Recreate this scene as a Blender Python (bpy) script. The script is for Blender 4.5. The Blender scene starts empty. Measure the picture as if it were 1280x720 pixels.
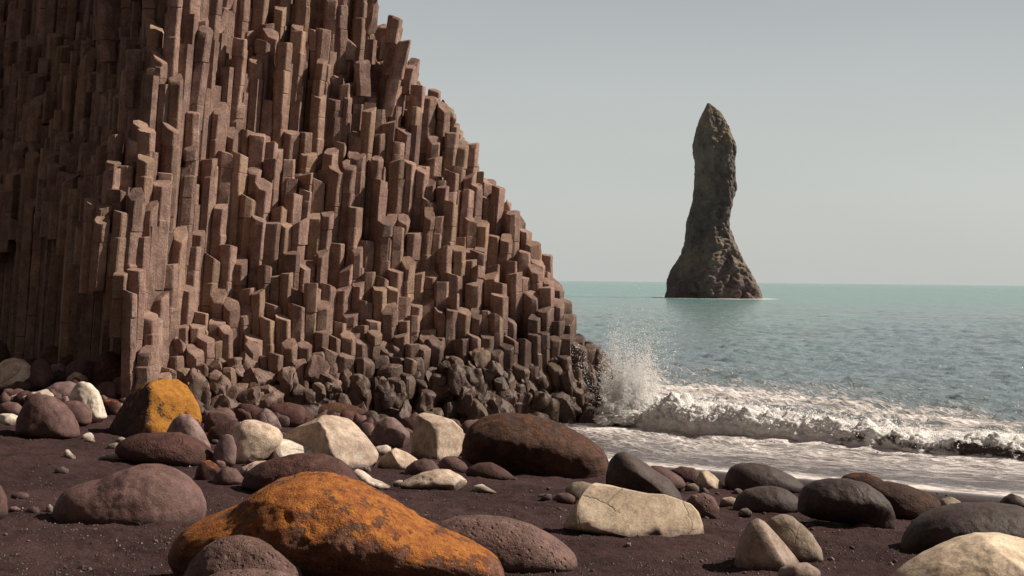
import bpy, bmesh, math, random
import numpy as np
from mathutils import Matrix, Vector

random.seed(7)
RNG = np.random.default_rng(11)
scene = bpy.context.scene
COL = scene.collection

# ------------------------------------------------------------------ camera
F_PX = 1778.0                      # focal length in 1280-wide pixels (50 mm on 36 mm)
CAM_H = 3.3
cam_data = bpy.data.cameras.new('camera')
cam_data.lens = 50.0; cam_data.sensor_width = 36.0
cam_data.clip_start = 0.1; cam_data.clip_end = 60000
cam = bpy.data.objects.new('camera', cam_data); COL.objects.link(cam)
ROT = Matrix.Rotation(math.pi/2 - 9.7/F_PX, 3, 'X') @ Matrix.Rotation(math.radians(0.6), 3, 'Z')
cam.matrix_world = Matrix.Translation((0, 0, CAM_H)) @ ROT.to_4x4()
scene.camera = cam
RN = np.array(ROT)

def ray(px, py):
    return RN @ np.array([(px-640)/F_PX, -(py-360)/F_PX, -1.0])

def at(px, py, Y):
    """the point seen at a photo pixel, at distance Y"""
    d = ray(px, py); t = Y/d[1]
    return np.array([d[0]*t, Y, CAM_H + d[2]*t])

# ------------------------------------------------------------------ noise
def _h(ix, iy, iz, s):
    h = (ix.astype(np.int64)*374761393 + iy.astype(np.int64)*668265263 + iz.astype(np.int64)*2147483647 + s*144665) & 0xffffffff
    h = ((h ^ (h >> 13))*1274126177) & 0xffffffff
    h = ((h ^ (h >> 16))*2246822519) & 0xffffffff
    return h ^ (h >> 15)

def perlin(P, seed=0):
    P = np.asarray(P, float)
    I = np.floor(P).astype(np.int64); Fr = P - I
    U = Fr**3*(Fr*(Fr*6-15)+10)
    out = np.zeros(len(P))
    for dx in (0, 1):
        wx = U[:, 0] if dx else 1-U[:, 0]
        for dy in (0, 1):
            wy = U[:, 1] if dy else 1-U[:, 1]
            for dz in (0, 1):
                wz = U[:, 2] if dz else 1-U[:, 2]
                h = _h(I[:, 0]+dx, I[:, 1]+dy, I[:, 2]+dz, seed)
                gx = (h & 1023)/511.5-1; gy = ((h >> 10) & 1023)/511.5-1; gz = ((h >> 20) & 1023)/511.5-1
                out += wx*wy*wz*(gx*(Fr[:, 0]-dx)+gy*(Fr[:, 1]-dy)+gz*(Fr[:, 2]-dz))
    return out*1.2

def fbm(P, octaves=4, seed=0, gain=.5, lac=2.03):
    P = np.asarray(P, float); a = 1.0; o = np.zeros(len(P)); f = 1.0
    for k in range(octaves):
        o += a*perlin(P*f+17.3*k, seed+k); a *= gain; f *= lac
    return o

def billow(P, octaves=4, seed=0, gain=.5):
    P = np.asarray(P, float); a = 1.0; o = np.zeros(len(P)); f = 1.0
    for k in range(octaves):
        o += a*(np.abs(perlin(P*f+9.1*k, seed+k))*2-.4); a *= gain; f *= 2.1
    return o

def P2(x, y, z=0.0):
    x = np.asarray(x, float)
    return np.stack([x, np.broadcast_to(y, x.shape), np.broadcast_to(z, x.shape)], -1)

def smooth(a, b, x):
    t = np.clip((x-a)/(b-a), 0, 1); return t*t*(3-2*t)

# ------------------------------------------------------------------ meshes
def tag(o, label=None, cat=None, group=None, kind=None):
    if label: o['label'] = label
    if cat: o['category'] = cat
    if group: o['group'] = group
    if kind: o['kind'] = kind
    return o

def empty(name, loc):
    o = bpy.data.objects.new(name, None); o.location = loc; o.empty_display_size = .2
    COL.objects.link(o); return o

def mesh_obj(name, V, F, mat, parent=None, loc=None, smooth_shade=True, sharp=None, attrs=None):
    me = bpy.data.meshes.new(name)
    V = np.asarray(V, float)
    if loc is not None: V = V - np.asarray(loc)
    if isinstance(F, np.ndarray):
        n, k = F.shape
        me.vertices.add(len(V)); me.vertices.foreach_set('co', V.ravel())
        me.loops.add(n*k); me.loops.foreach_set('vertex_index', F.ravel().astype(np.int32))
        me.polygons.add(n); me.polygons.foreach_set('loop_start', np.arange(0, n*k, k, dtype=np.int32))
        me.update(calc_edges=True)
    else:
        me.from_pydata([tuple(v) for v in V], [], F)
    me.validate()
    me.polygons.foreach_set('use_smooth', [bool(smooth_shade)]*len(me.polygons))
    if sharp is not None: me.set_sharp_from_angle(angle=math.radians(sharp))
    for n_, (typ, data) in (attrs or {}).items():
        a = me.attributes.new(n_, typ, 'POINT')
        a.data.foreach_set('value' if typ == 'FLOAT' else 'vector', np.asarray(data, np.float32).ravel())
    me.update()
    me.materials.append(mat)
    o = bpy.data.objects.new(name, me)
    if loc is not None: o.location = loc
    COL.objects.link(o)
    if parent is not None:
        o.parent = parent
        o.matrix_parent_inverse = Matrix.Translation(-Vector(parent.location))
    return o

def grid_faces(nr, nc):
    i = np.arange(nr-1)[:, None]*nc + np.arange(nc-1)[None, :]
    i = i.ravel()
    return np.stack([i, i+1, i+nc+1, i+nc], -1)

_ico = {}
def ico(sub):
    if sub not in _ico:
        bm = bmesh.new(); bmesh.ops.create_icosphere(bm, subdivisions=sub, radius=1)
        V = np.array([v.co[:] for v in bm.verts]); V /= np.linalg.norm(V, axis=1)[:, None]
        Fc = np.array([[v.index for v in f.verts] for f in bm.faces]); bm.free()
        _ico[sub] = (V, Fc)
    return _ico[sub]

# ------------------------------------------------------------------ materials
class NT:
    def __init__(self, name):
        self.m = bpy.data.materials.new(name); self.m.use_nodes = True
        self.t = self.m.node_tree; self.t.nodes.clear()
        self.out = self.n('ShaderNodeOutputMaterial')
        self.b = self.n('ShaderNodeBsdfPrincipled'); self.l(self.b.outputs[0], self.out.inputs[0])
    def n(self, typ, **kw):
        x = self.t.nodes.new(typ)
        for k, v in kw.items(): setattr(x, k, v)
        return x
    def l(self, a, b): self.t.links.new(a, b)
    def setin(self, sock, v):
        if isinstance(v, bpy.types.NodeSocket): self.l(v, sock)
        elif v is not None: sock.default_value = v
    def math(self, op, a, b=None, c=None, clamp=False):
        x = self.n('ShaderNodeMath', operation=op, use_clamp=clamp)
        for s, v in zip(x.inputs, (a, b, c)): self.setin(s, v)
        return x.outputs[0]
    def vmul(self, v, s):
        x = self.n('ShaderNodeVectorMath', operation='MULTIPLY'); self.setin(x.inputs[0], v); x.inputs[1].default_value = s
        return x.outputs[0]
    def vadd(self, a, b):
        x = self.n('ShaderNodeVectorMath', operation='ADD'); self.setin(x.inputs[0], a); self.setin(x.inputs[1], b)
        return x.outputs[0]
    def noise(self, vec, scale, detail=4, rough=.55, dist=0.0):
        x = self.n('ShaderNodeTexNoise'); self.setin(x.inputs['Vector'], vec)
        x.inputs['Scale'].default_value = scale; x.inputs['Detail'].default_value = detail
        x.inputs['Roughness'].default_value = rough; x.inputs['Distortion'].default_value = dist
        return x.outputs[0]
    def voro(self, vec, scale, feature='F1', rnd=1.0):
        x = self.n('ShaderNodeTexVoronoi', feature=feature); self.setin(x.inputs['Vector'], vec)
        x.inputs['Scale'].default_value = scale; x.inputs['Randomness'].default_value = rnd
        return x.outputs['Distance']
    def ramp(self, fac, stops, interp='LINEAR'):
        x = self.n('ShaderNodeValToRGB'); self.setin(x.inputs[0], fac); r = x.color_ramp; r.interpolation = interp
        while len(r.elements) < len(stops): r.elements.new(.5)
        for e, (p, c) in zip(r.elements, stops):
            e.position = p; e.color = (c, c, c, 1) if not isinstance(c, (tuple, list)) else (*c, 1)
        return x.outputs[0]
    def mix(self, fac, a, b, blend='MIX'):
        x = self.n('ShaderNodeMix', data_type='RGBA', blend_type=blend)
        self.setin(x.inputs[0], fac)
        for s, v in ((x.inputs[6], a), (x.inputs[7], b)):
            self.setin(s, (*v, 1) if isinstance(v, (tuple, list)) else v)
        return x.outputs[2]
    def sstep(self, x, a, b):
        m = self.n('ShaderNodeMapRange', interpolation_type='SMOOTHSTEP')
        self.setin(m.inputs[0], x); m.inputs[1].default_value = a; m.inputs[2].default_value = b
        return m.outputs[0]
    def bump(self, h, dist=.02, strength=1.0, normal=None):
        x = self.n('ShaderNodeBump'); x.inputs['Distance'].default_value = dist; x.inputs['Strength'].default_value = strength
        self.l(h, x.inputs['Height'])
        if normal is not None: self.l(normal, x.inputs['Normal'])
        return x.outputs[0]
    def attr(self, name, vec=False):
        x = self.n('ShaderNodeAttribute', attribute_name=name); return x.outputs['Vector' if vec else 'Fac']
    def set(self, **kw):
        for k, v in kw.items():
            s = self.b.inputs[k.replace('_', ' ')]
            self.setin(s, (*v, 1) if isinstance(v, tuple) and len(v) == 3 else v)
        return self.m

def rock_mat(name, c1, c2, speck=None, pits=0.0, lichen=None, lichen_bias=0.0, lichen2=None, rough=.8, bumpd=.02, fine=45, side=None, streak=0.0, spec=.3):
    N = NT(name)
    tc = N.n('ShaderNodeTexCoord'); oi = N.n('ShaderNodeObjectInfo')
    off = N.math('MULTIPLY', oi.outputs['Random'], 53.0)
    P = N.vadd(tc.outputs['Object'], off)
    big = N.noise(P, 1.7, 5, .6); med = N.noise(P, 7, 6, .65); fin = N.noise(P, fine, 4, .7)
    col = N.mix(N.sstep(N.math('ADD', N.math('MULTIPLY', big, .6), N.math('MULTIPLY', med, .4)), .38, .64), c1, c2)
    var = N.math('ADD', N.math('MULTIPLY', oi.outputs['Random'], .3), .85)
    tex = N.math('ADD', N.math('MULTIPLY', N.math('SUBTRACT', fin, .5), 1.35), N.math('MULTIPLY', N.math('SUBTRACT', med, .5), 1.5))
    tex = N.math('MAXIMUM', N.math('ADD', tex, 1.0), .35)
    shade = N.math('MULTIPLY', var, tex)
    cb = N.n('ShaderNodeCombineColor')
    for i in range(3): N.l(shade, cb.inputs[i])
    col = N.mix(1.0, col, cb.outputs[0], 'MULTIPLY')
    if speck:
        col = N.mix(N.math('MULTIPLY', N.sstep(N.noise(P, fine*1.3, 3, .6), .60, .70), .7), col, speck)
    cr = N.voro(N.vadd(P, N.vmul(N.noise(P, 2.5, 4, .6), (.22, .22, .22))), 1.1, 'DISTANCE_TO_EDGE')
    crk = N.math('MULTIPLY', N.math('SUBTRACT', 1.0, N.sstep(cr, .003, .014)), N.sstep(N.noise(P, 1.3, 2, .5), .53, .66))
    col = N.mix(N.math('MULTIPLY', crk, .4), col, tuple(x*.3 for x in c1))
    vein = N.math('MULTIPLY', N.sstep(N.noise(P, 3.1, 6, .7, 1.2), .60, .66), .30)
    col = N.mix(vein, col, tuple(min(.6, x*1.7+.02) for x in c2))
    h = N.math('SUBTRACT', N.math('ADD', N.math('MULTIPLY', med, 1.0), N.math('MULTIPLY', fin, .55)), N.math('MULTIPLY', crk, .8))
    if streak:
        Pw = N.n('ShaderNodeMapping'); N.l(P, Pw.inputs[0]); Pw.inputs['Rotation'].default_value = (.5, .35, .2); Pw.inputs['Scale'].default_value = (3, 3, 16)
        st = N.noise(Pw.outputs[0], 1.0, 4, .6, .4); h = N.math('ADD', h, N.math('MULTIPLY', st, streak))
    if pits:
        v = N.voro(P, 16); v2 = N.voro(P, 38)
        pit = N.math('ADD', N.math('MULTIPLY', N.sstep(v, .0, .33), pits), N.math('MULTIPLY', N.sstep(v2, 0, .35), pits*.5))
        h = N.math('ADD', h, pit)
    if lichen:
        ge = N.n('ShaderNodeNewGeometry'); sx = N.n('ShaderNodeSeparateXYZ'); N.l(ge.outputs['Normal'], sx.inputs[0])
        k = N.math('ADD', N.math('MULTIPLY', sx.outputs[2], .55), lichen_bias-.05)
        if side: k = N.math('ADD', k, N.math('MULTIPLY', sx.outputs[0], side))
        k = N.math('ADD', k, N.math('MULTIPLY', N.math('SUBTRACT', N.noise(P, 3.2, 6, .72, .4), .5), 1.5))
        k = N.math('ADD', k, N.math('MULTIPLY', N.math('SUBTRACT', N.noise(P, 28, 5, .7, .3), .5), 1.1))
        vc = N.voro(N.vadd(P, N.vmul(N.noise(P, 6, 3, .6), (.25, .25, .25))), 6.5)
        k = N.math('SUBTRACT', k, N.math('MULTIPLY', N.math('SUBTRACT', vc, .42), .75))
        m = N.sstep(k, .12, .38)
        lc = N.mix(N.sstep(N.noise(P, 11, 5, .7), .38, .62), lichen, lichen2 or lichen)
        lc = N.mix(N.math('MULTIPLY', N.sstep(N.noise(P, 60, 3, .6), .52, .68), .55), lc, tuple(x*.35 for x in lichen))
        col = N.mix(m, col, lc)
        h = N.math('ADD', h, N.math('MULTIPLY', m, .25))
        h = N.math('ADD', h, N.math('MULTIPLY', N.math('MULTIPLY', m, N.noise(P, 70, 3, .6)), .6))
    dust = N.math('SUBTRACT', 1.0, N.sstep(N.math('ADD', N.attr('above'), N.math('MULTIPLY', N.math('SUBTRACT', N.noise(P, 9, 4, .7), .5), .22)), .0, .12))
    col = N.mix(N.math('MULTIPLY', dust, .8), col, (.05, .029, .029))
    N.set(Base_Color=col, Roughness=rough, Specular_IOR_Level=spec)
    N.l(N.bump(h, bumpd, .9), N.b.inputs['Normal'])
    return N.m

M = {}
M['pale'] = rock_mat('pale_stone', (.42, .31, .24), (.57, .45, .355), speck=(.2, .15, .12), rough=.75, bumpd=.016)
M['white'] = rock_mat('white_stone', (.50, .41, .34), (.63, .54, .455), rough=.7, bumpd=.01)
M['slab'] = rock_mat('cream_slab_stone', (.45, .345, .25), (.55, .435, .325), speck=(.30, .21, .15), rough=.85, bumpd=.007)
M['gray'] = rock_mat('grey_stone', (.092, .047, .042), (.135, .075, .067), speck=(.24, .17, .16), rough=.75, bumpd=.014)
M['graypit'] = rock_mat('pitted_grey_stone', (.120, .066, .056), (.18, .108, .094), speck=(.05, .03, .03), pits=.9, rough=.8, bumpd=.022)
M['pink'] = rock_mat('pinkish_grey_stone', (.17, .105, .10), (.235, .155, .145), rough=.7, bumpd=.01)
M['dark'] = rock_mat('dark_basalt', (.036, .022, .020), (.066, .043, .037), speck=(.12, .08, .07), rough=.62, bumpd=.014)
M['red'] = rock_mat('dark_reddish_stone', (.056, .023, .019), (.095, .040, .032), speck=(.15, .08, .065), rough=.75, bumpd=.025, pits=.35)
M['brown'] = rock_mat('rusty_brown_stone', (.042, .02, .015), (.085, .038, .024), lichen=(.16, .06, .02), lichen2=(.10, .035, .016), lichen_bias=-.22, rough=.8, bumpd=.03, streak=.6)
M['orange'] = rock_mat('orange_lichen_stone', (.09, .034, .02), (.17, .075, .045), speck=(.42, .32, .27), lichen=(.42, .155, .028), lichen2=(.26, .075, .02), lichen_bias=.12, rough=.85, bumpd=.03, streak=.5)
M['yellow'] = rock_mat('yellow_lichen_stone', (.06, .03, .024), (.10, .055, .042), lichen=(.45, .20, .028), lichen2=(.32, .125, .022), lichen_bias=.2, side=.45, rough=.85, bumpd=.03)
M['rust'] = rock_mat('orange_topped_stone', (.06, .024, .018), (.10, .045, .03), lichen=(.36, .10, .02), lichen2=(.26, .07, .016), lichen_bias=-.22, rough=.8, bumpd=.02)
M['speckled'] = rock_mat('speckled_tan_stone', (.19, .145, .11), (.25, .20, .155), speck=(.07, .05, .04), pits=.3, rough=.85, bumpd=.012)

M['buff'] = rock_mat('buff_stone', (.22, .155, .13), (.31, .235, .19), speck=(.12, .08, .07), rough=.75, bumpd=.012)

def cliff_mat():
    N = NT('basalt')
    ge = N.n('ShaderNodeNewGeometry'); P = ge.outputs['Position']
    sx = N.n('ShaderNodeSeparateXYZ'); N.l(P, sx.inputs[0])
    tint = N.attr('tint'); tint2 = N.attr('hue')
    big = N.noise(P, .55, 4, .6); med = N.noise(P, 3.2, 6, .65); fin = N.noise(P, 22, 5, .7)
    st = N.noise(N.vmul(P, (5, 5, .7)), 1.0, 5, .65)
    col = N.mix(N.sstep(med, .35, .68), (.20, .121, .100), (.325, .21, .168))
    col = N.mix(N.math('MULTIPLY', N.sstep(tint2, .55, 1.0), .5), col, (.31, .205, .128))
    col = N.mix(N.math('MULTIPLY', N.sstep(N.noise(P, 1.1, 5, .7), .56, .7), .45), col, (.34, .26, .215))
    f = N.math('MULTIPLY', N.math('ADD', N.math('MULTIPLY', fin, 1.5), .25), N.math('ADD', N.math('MULTIPLY', tint, .55), .70))
    f = N.math('MULTIPLY', f, N.math('ADD', N.math('MULTIPLY', st, .5), .75))
    col = N.mix(N.math('MULTIPLY', N.sstep(N.noise(N.vmul(P, (1.6, 1.6, .45)), 1.0, 6, .72), .52, .66), .55), col, (.10, .062, .055))
    # spray-wet, darker rock near the sea
    wet = N.math('SUBTRACT', 1.0, N.sstep(N.math('ADD', N.math('SUBTRACT', sx.outputs[2], N.math('MULTIPLY', N.math('ADD', sx.outputs[0], 2.5), .24)), N.math('MULTIPLY', N.math('SUBTRACT', big, .5), 2.6)), .9, 2.6))
    f = N.math('MULTIPLY', f, N.math('SUBTRACT', 1.0, N.math('MULTIPLY', wet, .62)))
    cb = N.n('ShaderNodeCombineColor')
    for i in range(3): N.l(f, cb.inputs[i])
    col = N.mix(1.0, col, cb.outputs[0], 'MULTIPLY')
    rough = N.math('SUBTRACT', .85, N.math('MULTIPLY', wet, N.math('ADD', N.math('MULTIPLY', fin, .3), .26)))
    N.set(Base_Color=col, Roughness=rough, Specular_IOR_Level=.32)
    h = N.math('ADD', N.math('MULTIPLY', med, 1.0), N.math('ADD', N.math('MULTIPLY', fin, .55), N.math('MULTIPLY', st, .5)))
    N.l(N.bump(h, .034, 1.0), N.b.inputs['Normal'])
    return N.m
M['cliff'] = cliff_mat()

def stack_mat():
    N = NT('sea_stack_rock')
    ge = N.n('ShaderNodeNewGeometry'); P = ge.outputs['Position']
    sx = N.n('ShaderNodeSeparateXYZ'); N.l(P, sx.inputs[0]); sn = N.n('ShaderNodeSeparateXYZ'); N.l(ge.outputs['Normal'], sn.inputs[0])
    a = N.noise(P, .16, 7, .68); b = N.noise(P, .9, 6, .7)
    col = N.mix(N.sstep(a, .36, .64), (.10, .077, .074), (.172, .136, .117))
    grass = N.math('ADD', N.math('MULTIPLY', sn.outputs[2], .6), N.math('ADD', N.math('MULTIPLY', N.math('SUBTRACT', a, .5), 1.2), N.math('MULTIPLY', N.sstep(sx.outputs[2], 12, 40), .22)))
    col = N.mix(N.math('MULTIPLY', N.sstep(grass, .22, .5), .8), col, (.19, .15, .098))
    f = N.math('ADD', N.math('MULTIPLY', b, 1.0), .5)
    cb = N.n('ShaderNodeCombineColor')
    for i in range(3): N.l(f, cb.inputs[i])
    col = N.mix(1.0, col, cb.outputs[0], 'MULTIPLY')
    N.set(Base_Color=col, Roughness=.9, Specular_IOR_Level=.2)
    N.l(N.bump(N.math('ADD', a, N.math('MULTIPLY', b, .35)), .8, .9), N.b.inputs['Normal'])
    return N.m
M['stack'] = stack_mat()

def sand_mat():
    N = NT('black_sand')
    ge = N.n('ShaderNodeNewGeometry'); P = ge.outputs['Position']
    shore = N.attr('inland')
    a = N.noise(P, .8, 5, .6); b = N.noise(P, 9, 5, .7); c = N.noise(P, 90, 3, .7)
    col = N.mix(N.sstep(a, .35, .65), (.044, .0235, .0235), (.071, .039, .039))
    f = N.math('ADD', N.math('MULTIPLY', c, 1.1), .42)
    f = N.math('MULTIPLY', f, N.math('ADD', N.math('MULTIPLY', b, .8), .6))
    cb = N.n('ShaderNodeCombineColor')
    for i in range(3): N.l(f, cb.inputs[i])
    col = N.mix(1.0, col, cb.outputs[0], 'MULTIPLY')
    col = N.mix(N.math('MULTIPLY', N.sstep(N.noise(P, 55, 2, .5), .67, .74), .55), col, (.22, .17, .15))
    wet = N.math('SUBTRACT', 1.0, N.sstep(N.math('ADD', shore, N.math('MULTIPLY', N.math('SUBTRACT', a, .5), .8)), .6, 2.2))
    film = N.math('SUBTRACT', 1.0, N.sstep(N.math('ADD', shore, N.math('MULTIPLY', N.math('SUBTRACT', a, .5), .6)), .15, 1.0))
    dk = N.mix(wet, (1, 1, 1), (.5, .5, .5))
    col = N.mix(1.0, col, dk, 'MULTIPLY')
    N.set(Base_Color=col, Roughness=N.math('SUBTRACT', .95, N.math('ADD', N.math('MULTIPLY', wet, .35), N.math('MULTIPLY', film, .48))), Specular_IOR_Level=N.math('ADD', .12, N.math('MULTIPLY', wet, .4)))
    h = N.math('ADD', N.math('MULTIPLY', b, 1.0), N.math('MULTIPLY', c, .4))
    h = N.math('MULTIPLY', h, N.math('SUBTRACT', 1.0, N.math('MULTIPLY', film, .95)))
    N.l(N.bump(h, .045, 1.0), N.b.inputs['Normal'])
    return N.m
M['sand'] = sand_mat()

def sea_mat():
    N = NT('sea_water')
    ge = N.n('ShaderNodeNewGeometry'); P = ge.outputs['Position']
    off = N.attr('offshore'); flow = N.attr('flow', True); fo = N.attr('foam')
    deep = N.noise(N.vmul(P, (.02, .008, .02)), 1.0, 4, .6)
    col = N.mix(N.sstep(off, 25, 330), (.205, .262, .290), (.135, .305, .29))
    col = N.mix(N.math('MULTIPLY', N.sstep(deep, .45, .62), .4), col, (.165, .33, .265))
    col = N.mix(N.math('MULTIPLY', N.math('SUBTRACT', 1.0, N.sstep(off, 3, 16)), .85), col, (.15, .12, .125))
    # foam: laid along the shore in torn streaks
    n1 = N.noise(N.vmul(flow, (.55, 2.4, 1)), 1.0, 7, .68, .6)
    n2 = N.noise(N.vmul(flow, (2.2, 7.5, 1)), 1.0, 6, .7, .5)
    n3 = N.voro(N.vmul(flow, (2.0, 4.5, 1)), 1.0, 'DISTANCE_TO_EDGE')
    k = N.math('ADD', N.math('MULTIPLY', N.math('SUBTRACT', n1, .5), 1.5), N.math('MULTIPLY', N.math('SUBTRACT', n2, .5), 1.3))
    k = N.math('ADD', k, N.math('MULTIPLY', N.math('SUBTRACT', 1.0, N.sstep(n3, .0, .2)), .22))
    fm = N.sstep(N.math('ADD', fo, N.math('MULTIPLY', k, N.math('ADD', .55, N.math('MULTIPLY', N.sstep(off, 2.5, 6), .45)))), .30, .86)
    col = N.mix(fm, col, (.74, .68, .66))
    N.set(Base_Color=col, Roughness=N.math('ADD', N.math('MULTIPLY', fm, .65), .13), IOR=1.33, Specular_IOR_Level=.5)
    w1 = N.noise(N.vmul(P, (.55, 1.0, 1)), .55, 6, .62, .3); w2 = N.noise(N.vmul(P, (.7, 1.2, 1)), 3.0, 4, .6, .4)
    h = N.math('ADD', N.math('MULTIPLY', w1, .34), N.math('MULTIPLY', w2, .20))
    h = N.math('ADD', h, N.math('MULTIPLY', fm, .12))
    h = N.math('ADD', h, N.math('MULTIPLY', N.math('MULTIPLY', N.noise(N.vmul(P, (.35, .55, 1)), .4, 5, .65, .3), 2.2), N.sstep(off, 20, 120)))
    N.l(N.bump(h, .6, 1.0), N.b.inputs['Normal'])
    return N.m
M['sea'] = sea_mat()

def foam_mat():
    N = NT('sea_foam')
    ge = N.n('ShaderNodeNewGeometry'); P = ge.outputs['Position']
    gap = N.attr('gap')
    n1 = N.noise(N.vmul(P, (1, 1, 1.6)), 2.4, 6, .68, .6); n2 = N.noise(P, 9, 5, .7)
    k = N.math('ADD', gap, N.math('ADD', N.math('MULTIPLY', N.math('SUBTRACT', n1, .5), 2.2), N.math('MULTIPLY', N.math('SUBTRACT', n2, .5), 1.1)))
    w = N.sstep(k, .45, .85)
    col = N.mix(N.sstep(n2, .3, .7), (.80, .765, .745), (.92, .90, .88))
    col = N.mix(w, col, (.075, .052, .050))
    N.set(Base_Color=col, Roughness=N.math('SUBTRACT', .8, N.math('MULTIPLY', w, .6)), Specular_IOR_Level=.35)
    N.l(N.bump(N.math('ADD', n2, N.noise(P, 30, 4, .7)), .05, .8), N.b.inputs['Normal'])
    return N.m
M['foam'] = foam_mat()
N = NT('spray_water'); N.set(Base_Color=(.97, .965, .96), Roughness=.5)
tr_ = N.n('ShaderNodeBsdfTranslucent'); tr_.inputs[0].default_value = (.97, .965, .96, 1); ms_ = N.n('ShaderNodeMixShader'); ms_.inputs[0].default_value = .5
N.l(N.b.outputs[0], ms_.inputs[1]); N.l(tr_.outputs[0], ms_.inputs[2]); N.l(ms_.outputs[0], N.out.inputs[0]); M['spray'] = N.m
N = NT('driftwood'); N.set(Base_Color=(.22, .16, .13), Roughness=.8); M['wood'] = N.m
N = NT('gravel_mix')
t_ = N.attr('tint'); N.set(Base_Color=N.ramp(t_, [(0, (.035, .024, .023)), (.55, (.085, .06, .056)), (.85, (.2, .155, .14)), (1, (.55, .48, .42))]), Roughness=.8); M['gravel'] = N.m

# ------------------------------------------------------------------ shoreline and ground
SHORE = np.array([(-14, 60), (-6, 40), (-1.5, 32.6), (1.75, 26.0), (4.9, 24.1), (7.96, 22.1), (14, 17.5), (22, 10), (40, -12)], float)
def shore_sd(X, Y):
    """(distance inland, distance along) of points; negative = out at sea"""
    X = np.asarray(X, float); Y = np.asarray(Y, float)
    best = np.full(X.shape, 1e9); sd = np.zeros(X.shape); al = np.zeros(X.shape); acc = 0.0
    for a, b in zip(SHORE[:-1], SHORE[1:]):
        d = b-a; L = np.hypot(*d); d = d/L
        t = np.clip((X-a[0])*d[0]+(Y-a[1])*d[1], 0, L)
        dx = X-(a[0]+d[0]*t); dy = Y-(a[1]+d[1]*t)
        r = np.hypot(dx, dy); side = d[0]*dy-d[1]*dx      # >0 = left of travel = sea
        m = r < best
        best = np.where(m, r, best); sd = np.where(m, np.where(side > 0, -r, r), sd); al = np.where(m, acc+t, al)
        acc += L
    return sd, al

def ground_z(X, Y, detail=False):
    s, _ = shore_sd(X, Y)
    z = np.where(s > 0, 1.35*np.tanh(s*.085/1.35), np.maximum(s*.085, -2.5))
    z = z + .62*smooth(-5.8, -8.2, np.asarray(X, float))*smooth(26.3, 29.6, np.asarray(Y, float))     # shingle banked against the cliff
    if detail:
        X = np.asarray(X, float); Y = np.asarray(Y, float)
        dry = smooth(.6, 3.0, s)
        z = z + dry*(.045*fbm(P2(X*.9, Y*.9), 3, 3) + .042*fbm(P2(X*2.6, Y*2.6), 3, 5) + .020*np.abs(fbm(P2(X*8, Y*8), 3, 8)))
    return z

def ground_hit(px, py):
    d = ray(px, py); Y = np.arange(5, 60, .02); X = d[0]/d[1]*Y; z = CAM_H+d[2]/d[1]*Y
    below = np.nonzero(z <= ground_z(X, Y))[0]
    i = below[0] if len(below) else -1
    return np.array([X[i], Y[i], z[i]])

def fan(Ys, A, nA):
    a = np.tan(np.linspace(-A, A, nA)); Yg, Ag = np.meshgrid(Ys, a, indexing='ij')
    return (Yg*Ag).ravel(), Yg.ravel()

Ys = np.concatenate([[-30, -10, 1, 4, 6], 1/np.linspace(1/7.5, 1/46, 620), [52, 60]])
a_ = np.concatenate([np.linspace(-1.25, -.45, 25)[:-1], np.linspace(-.45, .45, 640), np.linspace(.45, 1.25, 25)[1:]])
Yg, Ag = np.meshgrid(Ys, np.tan(a_), indexing='ij')
Xg = np.maximum(Yg, 14.0)*Ag
X, Y = Xg.ravel(), Yg.ravel()
Z = ground_z(X, Y, True)
sd, _ = shore_sd(X, Y)
tag(mesh_obj('ground', np.stack([X, Y, Z], -1), grid_faces(len(Ys), len(a_)), M['sand'], attrs={'inland': ('FLOAT', sd)}), kind='structure')

# ------------------------------------------------------------------ sea
STACK_Y = 300.0
Ys = np.concatenate([[12, 15, 17, 19], 1/np.linspace(1/20.5, 1/2500, 760), [4000, 8000, 16000, 40000]])
a_ = np.concatenate([np.linspace(-1.3, -.1, 40)[:-1], np.linspace(-.1, .40, 520), np.linspace(.40, 1.3, 40)[1:]])
Yg, Ag = np.meshgrid(Ys, np.tan(a_), indexing='ij'); X, Y = (Yg*Ag).ravel(), Yg.ravel()
sd, al = shore_sd(X, Y); off = -sd
dY = np.repeat(np.gradient(Ys), len(a_)); dX = Y*.0011
Z = np.zeros_like(X); wr = np.random.default_rng(5)
DX = np.zeros_like(X)
for lam in np.concatenate([np.geomspace(.30, 4.5, 56), np.geomspace(5.5, 16, 14)]):
    th = math.radians(205) + wr.normal(0, .75)       # heading towards the beach
    kx, ky = math.sin(th)*2*math.pi/lam, math.cos(th)*2*math.pi/lam
    fade = np.clip(1.6-dY*abs(ky)/(2*math.pi)*2.6, 0, 1)*np.clip(1.6-dX*abs(kx)/(2*math.pi)*4.0, 0, 1)
    ph = kx*X+ky*Y+wr.uniform(0, 6.28)
    env = .55+.9*np.clip(perlin(P2(X/(lam*4), Y/(lam*5), lam), 40), -.5, 1)
    A = .0165*min(lam, 2.5)**.40*(1 if lam < 3 else .75)
    s_ = np.sin(ph); Z += fade*env*A*(s_+.25*np.cos(2*ph))
calm = smooth(.3, 9, off)
Z *= .08+.92*calm
Z += .26*np.exp(-((off-6.3)/1.1)**2)*(al > 0) + .16*np.exp(-((off-11.5+.8*np.sin(al*.35))/1.0)**2) + .08*np.exp(-((off-17)/1.2)**2)
Z += .014*fbm(P2(al*1.2, off*3.0), 3, 12)*(1-calm)
foam = np.interp(off, [-1, 0, .35, .9, 1.5, 2.6, 4.2, 5.2, 6.6, 8.2, 10, 11.2, 12, 14, 18, 30], [.9, .85, .62, .30, .40, .55, .62, .95, .80, .62, .50, .70, .58, .32, .08, -.28])
al0 = shore_sd(np.array([2.6]), np.array([34.0]))[1][0]
foam += .35*np.exp(-((X-2.6)**2+(Y-32.6)**2)/1.6)
foam += np.where(off > 8, .10*np.sin(al*.55), 0)
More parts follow.
